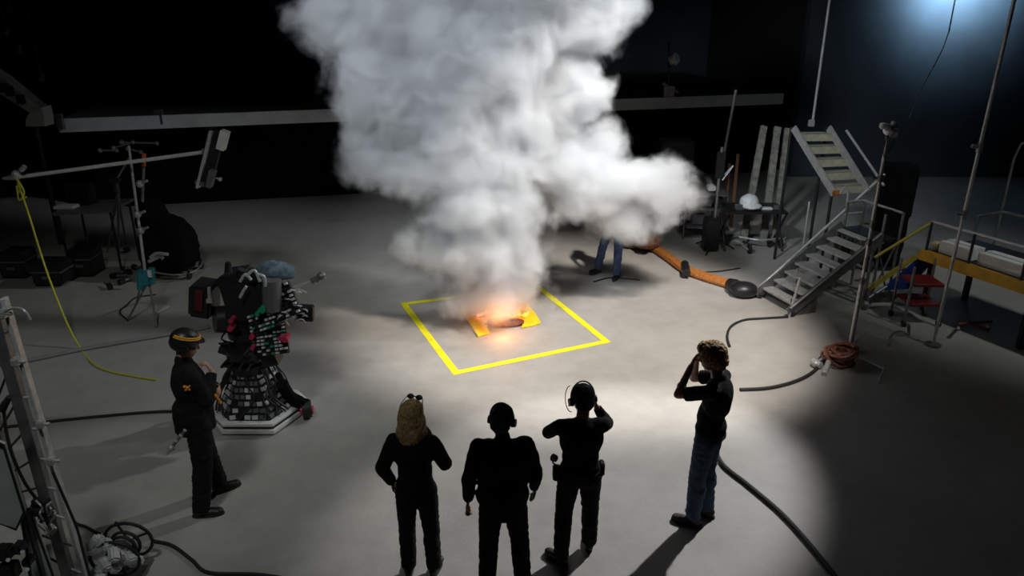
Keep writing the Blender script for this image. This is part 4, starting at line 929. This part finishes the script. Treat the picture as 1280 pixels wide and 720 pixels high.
# white boards lying on it
for i, (t0, t1, lab) in enumerate(((.20, .68, 'short white slatted board lying on the yellow edged platform'), (.80, 1.75, 'long white slatted board lying on the yellow edged platform'), (1.95, 3.3, 'white slatted board at the far end of the yellow edged platform'))):
    b = MB()
    for r_ in range(4):
        a = e0 + dv * t0 + nb * (.08 + r_ * .08); c_ = e0 + dv * t1 + nb * (.08 + r_ * .08)
        b.prism([Z(a, zp + .0), Z(c_, zp + .0), Z(c_ + nb * .075, zp + .0), Z(a + nb * .075, zp + .0)], (0, 0, .17 - .01 * (r_ % 2)))
    b.prism([Z(e0 + dv * (t0 + .05) + nb * .14, zp - .01), Z(e0 + dv * (t0 + .1) + nb * .14, zp - .01), Z(e0 + dv * (t0 + .1) + nb * .5, zp - .01), Z(e0 + dv * (t0 + .05) + nb * .5, zp - .01)], (0, 0, .1))
    tag(b.build('white_board', M['white'], smooth=False), lab, 'board', 'white boards on the yellow edged platform')
p = e0 + dv * .10 + nb * .14; tag(MB().box(Z(p, zp + .06), (.12, .10, .13), Matrix.Rotation(.5, 4, 'Z'), bev=.02).build('work_lamp', mat('cream', (.75, .6, .35), .5)), 'small cream coloured box at the corner of the yellow edged platform', 'box')
o = thing('guard_rail', P(1262, 262), 'dark bent guard rail rising at the right edge behind the platform', 'rail')
a = P(1257, 242, Y=12.6); MB().tube([Z(a, 0), Z(a, P(1258, 198, Y=12.6).z), P(1276, 180, Y=12.6), P(1330, 165, Y=12.6)], .022, smooth=False).build('rail', M['dull_steel'], o)
b = MB(); b.cyl(Z(P(1330, 165, Y=12.6), 0), P(1330, 165, Y=12.6), .022); b.build('post', M['dull_steel'], o)
# red shelf cart
rc = thing('red_trolley', P(1152, 425), 'dark trolley frame with two red shelves under the yellow edged platform', 'trolley')
f0 = P(1126, 412); f1 = P(1180, 412)
for y_, z0 in ((400, .32), (372, .62)):
    b = MB(); b.prism([Z(f0 + Vector((.12, .08, 0)), z0), Z(f1 + Vector((-.08, .08, 0)), z0), Z(f1 + Vector((-.08, .5, 0)), z0), Z(f0 + Vector((.12, .5, 0)), z0)], (0, 0, .05)); b.build('red_shelf', M['red'], rc, bevel=.01)
for p in (f0 + Vector((.08, .1, 0)), f1 + Vector((-.04, .1, 0)), f0 + Vector((.08, .5, 0)), f1 + Vector((-.04, .5, 0))):
    MB().cyl(Z(p, .07), Z(p, .92), .02).build('post', M['dull_steel'], rc); MB().cyl(Z(p, .05) - Vector((.02, 0, 0)), Z(p, .05) + Vector((.02, 0, 0)), .05, seg=14).build('caster', M['rubber'], rc)
b = MB(); b.tube([P(1112, 432, z=.02), P(1114, 420, z=.12), P(1124, 414, z=.16), P(1136, 418, z=.18)], .016); b.cyl(P(1136, 418, z=.02), P(1136, 406, z=.22), .022); b.build('front_bracket', M['dull_steel'], rc)
o = thing('folded_stand', P(1225, 412), 'dark folded stand with pale tips on the floor under the platform', 'stand')
b = MB(); b.cyl(P(1198, 405, z=.12), P(1240, 402, z=.16), .02); b.cyl(P(1212, 402, z=.05), P(1236, 412, z=.05), .02); b.build('tube', M['red'], o)
for x, y in ((1198, 410), (1234, 408)): MB().cyl(P(x, y, z=.0), P(x, y, z=.2), .022).build('tip', M['alu'], o)

# ------------------------------------------------------------------ truss tower in the lower left corner
tw = thing('truss_tower', Z(P(60, 560, Y=4.75), 0), 'tall grey lattice tower with clamps and cables in the lower left corner', 'tower')
Yw = 4.75
def chord(x0, y0, x1, y1, Y, w_, m_, nm='upright', dz=.06):
    a, c_ = P(x0, y0, Y=Y), P(x1, y1, Y=Y); d = (c_ - a); c_ = a + d * ((a.z - .0) / -d.z) ; b = MB(); b.bar(a, c_, w_, dz, up=(0, 1, 0)); return b.build(nm, M[m_], tw, bevel=.006, smooth=False), a, c_
_, a1, c1_ = chord(-6, 392, 86, 720, Yw, .085, 'dull_steel'); _, a2, c2_ = chord(5, 372, 108, 720, Yw - .02, .030, 'alu'); _, a3, c3_ = chord(-22, 470, 52, 720, Yw + .3, .06, 'dull_steel')
for k in range(9):
    t = .06 + k * .1; MB().cyl(a1.lerp(c1_, t), a2.lerp(c2_, t + .03), .010).build('lacing_bar', M['steel'], tw)
    MB().cyl(a1.lerp(c1_, t), a3.lerp(c3_, t), .009).build('lacing_bar', M['dark_metal'], tw)
for x, y in ((4, 392), (20, 452), (51, 530), (64, 576), (40, 640)):
    p = P(x, y, Y=Yw - .06); b = MB(); b.box(p, (.05, .06, .06), bev=.008); b.cyl(p, p + Vector((.05, 0, .0)), .012); b.ell(p + Vector((.05, 0, 0)), .016, sub=2); b.build('clamp', M['steel'], tw)
b = MB(); b.tube([P(3, 390, Y=4.7), P(18, 385, Y=4.65), P(30, 388, Y=4.6), P(38, 400, Y=4.6)], .009); b.build('hook_arm', M['steel'], tw)
b = MB(); b.tube([P(4, 505, Y=4.5), P(8, 540, Y=4.5), P(18, 575, Y=4.5), P(32, 605, Y=4.55), P(48, 627, Y=4.6)], .011); b.cyl(P(2, 512, Y=4.5), P(12, 496, Y=4.5), .03, .018); b.build('power_lead', M['rubber'], tw)
b = MB(); b.tube([P(66, 590, Y=4.6), P(80, 622, Y=4.6), P(96, 660, Y=4.62), P(104, 690, Y=4.65), P(116, 735, Y=4.7)], .010); b.build('power_lead', M['rubber'], tw)
jb = MB(); rnd = random.Random(3)
for k in range(8): jb.box(P(48 + rnd.uniform(-8, 16), 638 + rnd.uniform(-12, 14), Y=4.55 + rnd.uniform(-.04, .04)), (.07, .06, .05), Matrix.Rotation(rnd.uniform(-.6, .6), 4, 'Y'), bev=.008)
jo = jb.build('junction_box', M['dark_metal'], tw)
b = MB()
for k in range(9):
    x0, y0 = 44 + rnd.uniform(-8, 24), 634 + rnd.uniform(-10, 22); b.tube([P(x0, y0, Y=4.48), P(x0 + rnd.uniform(-8, 8), y0 + 6, Y=4.44), P(x0 + rnd.uniform(-9, 9), y0 + 14, Y=4.5)], .007)
b.build('wire_tail', M['steel'], jo, kind='stuff')
for i, (pl, lab) in enumerate(((((-14, 548), (4, 556), (30, 640), (20, 662), (-14, 650)), 'pale grey flat panel hanging behind the truss tower at the lower left edge'),
                               (((26, 640), (36, 636), (70, 730), (40, 740)), 'narrow pale panel standing at the foot of the truss tower'))):
    o = thing('reflector_panel', Z(P(pl[0][0], pl[0][1], Y=4.4), 0), lab, 'panel')
    b = MB(); b.prism([P(x, y, Y=4.42 + .1 * i) for x, y in pl], (0, .03, 0)); b.build('panel', M['panel_white'], o, smooth=False)
    b = MB(); pp = [P(x, y, Y=4.405 + .1 * i) for x, y in pl]; b.tube(pp + [pp[0]], .009, smooth=False); b.build('frame', M['dark_metal'], o)
    p = P(pl[2][0], pl[2][1], Y=4.46 + .1 * i); MB().cyl(Z(p, 0), p, .012).build('support', M['dark_metal'], o)
o = thing('control_box', Z(P(14, 690, Y=4.3), 0), 'cluster of dark control boxes with pale knobs at the bottom left edge', 'control box')
b = MB()
for x, y, s_ in ((6, 690, .10), (24, 684, .07), (12, 712, .12), (36, 700, .06)): b.box(P(x, y, Y=4.35), (s_, .10, s_), bev=.012)
p = P(14, 712, Y=4.35); b.cyl(Z(p, 0), p, .03); b.build('housing', M['teal'] if False else M['dark_metal'], o)
for x, y in ((8, 676, ), (22, 672), (28, 690), (10, 700), (34, 712)): MB().cyl(P(x, y, Y=4.29), P(x, y, Y=4.24), .014).build('knob', M['alu'], o)

# cable reel
cr = thing('cable_reel', P(152, 715), 'hose and cable reel with pale crumpled metal fittings at the bottom left', 'reel')
c = P(150, 690, z=.22)
for dy in (-.09, .15):
    b = MB(); b.tube([c + Vector((math.cos(a) * .20, dy, math.sin(a) * .17)) for a in [6.283 * k / 20 for k in range(21)]], .014, smooth=False)
    for k in range(4): a = k * 1.57 + .4; b.cyl(c + Vector((0, dy, 0)), c + Vector((math.cos(a) * .20, dy, math.sin(a) * .20)), .010)
    b.build('side_ring', M['dark_metal'], cr)
MB().cyl(c + Vector((0, -.14, 0)), c + Vector((0, .16, 0)), .05).build('axle', M['steel'], cr)
b = MB(); rnd = random.Random(9)
for k in range(5): b.tube([c + Vector((math.cos(a) * (.07 + .012 * k), -.08 + .045 * k, math.sin(a) * (.07 + .012 * k))) for a in [6.283 * i / 16 for i in range(17)]], .014)
b.build('wound_cable', M['rubber'], cr)
b = MB()
for k in range(14): b.box(c + Vector((rnd.uniform(-.13, .17), -.12 + rnd.uniform(-.06, .10), rnd.uniform(-.08, .22))), (.12, .08, .07), Matrix.Rotation(rnd.uniform(-1, 1), 4, 'Y') @ Matrix.Rotation(rnd.uniform(-1, 1), 4, 'Z'), bev=.015)
b.build('metal_fitting', M['alu'], cr)
b = MB(); b.box(Vector((c.x, c.y, .02)), (.36, .30, .03)); b.build('base', M['dull_steel'], cr)
o = thing('bucket', P(126, 735), 'small pale round tub beside the cable reel at the bottom edge', 'tub'); p = P(124, 738); MB().cyl(p, p + Vector((0, 0, .16)), .07, .085, seg=24).build('tub', M['white'], o)
b = MB(); b.tube([p + Vector((.085, 0, .15)), p + Vector((0, -.09, .12)), p + Vector((-.085, 0, .15))], .004); b.build('handle', M['steel'], o)
# ------------------------------------------------------------------ smoke
def smoke():
    # lobes of the plume: pixel centre, pixel radii, distance
    L = [(625, 384, 44, 27, 10.15), (618, 362, 70, 50, 10.2), (604, 312, 86, 58, 10.2), (605, 258, 92, 60, 10.3), (592, 205, 98, 62, 10.3), (582, 150, 120, 72, 10.4),
         (580, 90, 145, 80, 10.5), (565, 35, 165, 85, 10.6), (590, -40, 200, 100, 10.7), (722, 15, 82, 66, 10.8), (470, 110, 66, 66, 10.2), (418, 12, 62, 56, 10.3),
         (462, 192, 44, 46, 10.2), (512, 222, 44, 46, 10.1), (690, 205, 62, 50, 10.7), (735, 222, 72, 56, 10.8), (757, 186, 38, 36, 10.9), (812, 236, 66, 46, 11.0), (785, 268, 66, 34, 10.9),
         (512, 315, 22, 34, 10.2), (700, 110, 66, 60, 10.7), (650, -140, 190, 90, 10.8), (480, -130, 150, 80, 10.6)]
    lobes = []
    for x, y, rx, ry, Y in L:
        c = P(x, y, Y=Y); dep = c.y * math.cos(PITCH) + (CAM_H - c.z) * math.sin(PITCH)
        a, b = rx / F_PX * dep, ry / F_PX * dep
        lobes.append((c, (a, min(a, b) * 1.02, b)))
    hull = MB()
    for c, r in lobes: hull.ell(c, tuple(q * 1.16 + .03 for q in r), sub=4)
    me = remesh(hull, .07, 2, .5)
    for v in me.vertices:
        if v.co.z < .02: v.co.z = .02
    m = bpy.data.materials.new('smoke_volume'); m.use_nodes = True; nt = m.node_tree; nt.nodes.clear()
    out = nt.nodes.new('ShaderNodeOutputMaterial'); vol = nt.nodes.new('ShaderNodeVolumePrincipled')
    vol.inputs['Color'].default_value = (.955, .965, .98, 1); vol.inputs['Anisotropy'].default_value = .15
    tc = nt.nodes.new('ShaderNodeTexCoord'); pos = tc.outputs['Object']
    def vm(op, a, b=None, s=None):
        n = nt.nodes.new('ShaderNodeVectorMath'); n.operation = op
        for i, q in enumerate((a, b)):
            if q is None: continue
            if isinstance(q, (tuple, Vector)): n.inputs[i].default_value = tuple(q)
            else: nt.links.new(q, n.inputs[i])
        if s is not None: n.inputs['Scale'].default_value = s
        return n.outputs['Value'] if op == 'LENGTH' else n.outputs['Vector']
    def mm(op, *a):
        n = nt.nodes.new('ShaderNodeMath'); n.operation = op
        for i, q in enumerate(a):
            if isinstance(q, (int, float)): n.inputs[i].default_value = q
            else: nt.links.new(q, n.inputs[i])
        return n.outputs[0]
    f = None
    for c, r in lobes:
        q = vm('LENGTH', vm('MULTIPLY', vm('SUBTRACT', pos, tuple(c)), tuple(1 / k for k in r)))
        q = mm('MULTIPLY', mm('SUBTRACT', 1.0, q), min(r[0], r[2]))       # metres inside the lobe
        f = q if f is None else mm('SMOOTH_MAX', f, q, .10)
    n = nt.nodes.new('ShaderNodeTexNoise'); n.inputs['Scale'].default_value = 1.9; n.inputs['Detail'].default_value = 5.5; n.inputs['Roughness'].default_value = .62
    n.inputs['Distortion'].default_value = .25
    nt.links.new(pos, n.inputs['Vector'])
    a = mm('MULTIPLY', mm('SUBTRACT', n.outputs['Fac'], .485), 1.15)
    t = mm('ADD', f, a)
    mr = nt.nodes.new('ShaderNodeMapRange'); mr.interpolation_type = 'SMOOTHSTEP'
    mr.inputs['From Min'].default_value = -.02; mr.inputs['From Max'].default_value = .40; mr.inputs['To Min'].default_value = 0; mr.inputs['To Max'].default_value = 8.0
    nt.links.new(t, mr.inputs['Value']); nt.links.new(mr.outputs['Result'], vol.inputs['Density'])
    nt.links.new(vol.outputs['Volume'], out.inputs['Volume'])
    m.cycles.volume_step_rate = .27
    put(me, 'smoke', m, None, label='tall billowing white smoke plume rising from the fire and drifting right', cat='smoke', kind='stuff')
smoke()
# glow of the fire on floor and smoke
point('fire_light', P(628, 404, z=.22), 8, (1.0, .36, .08), .12)
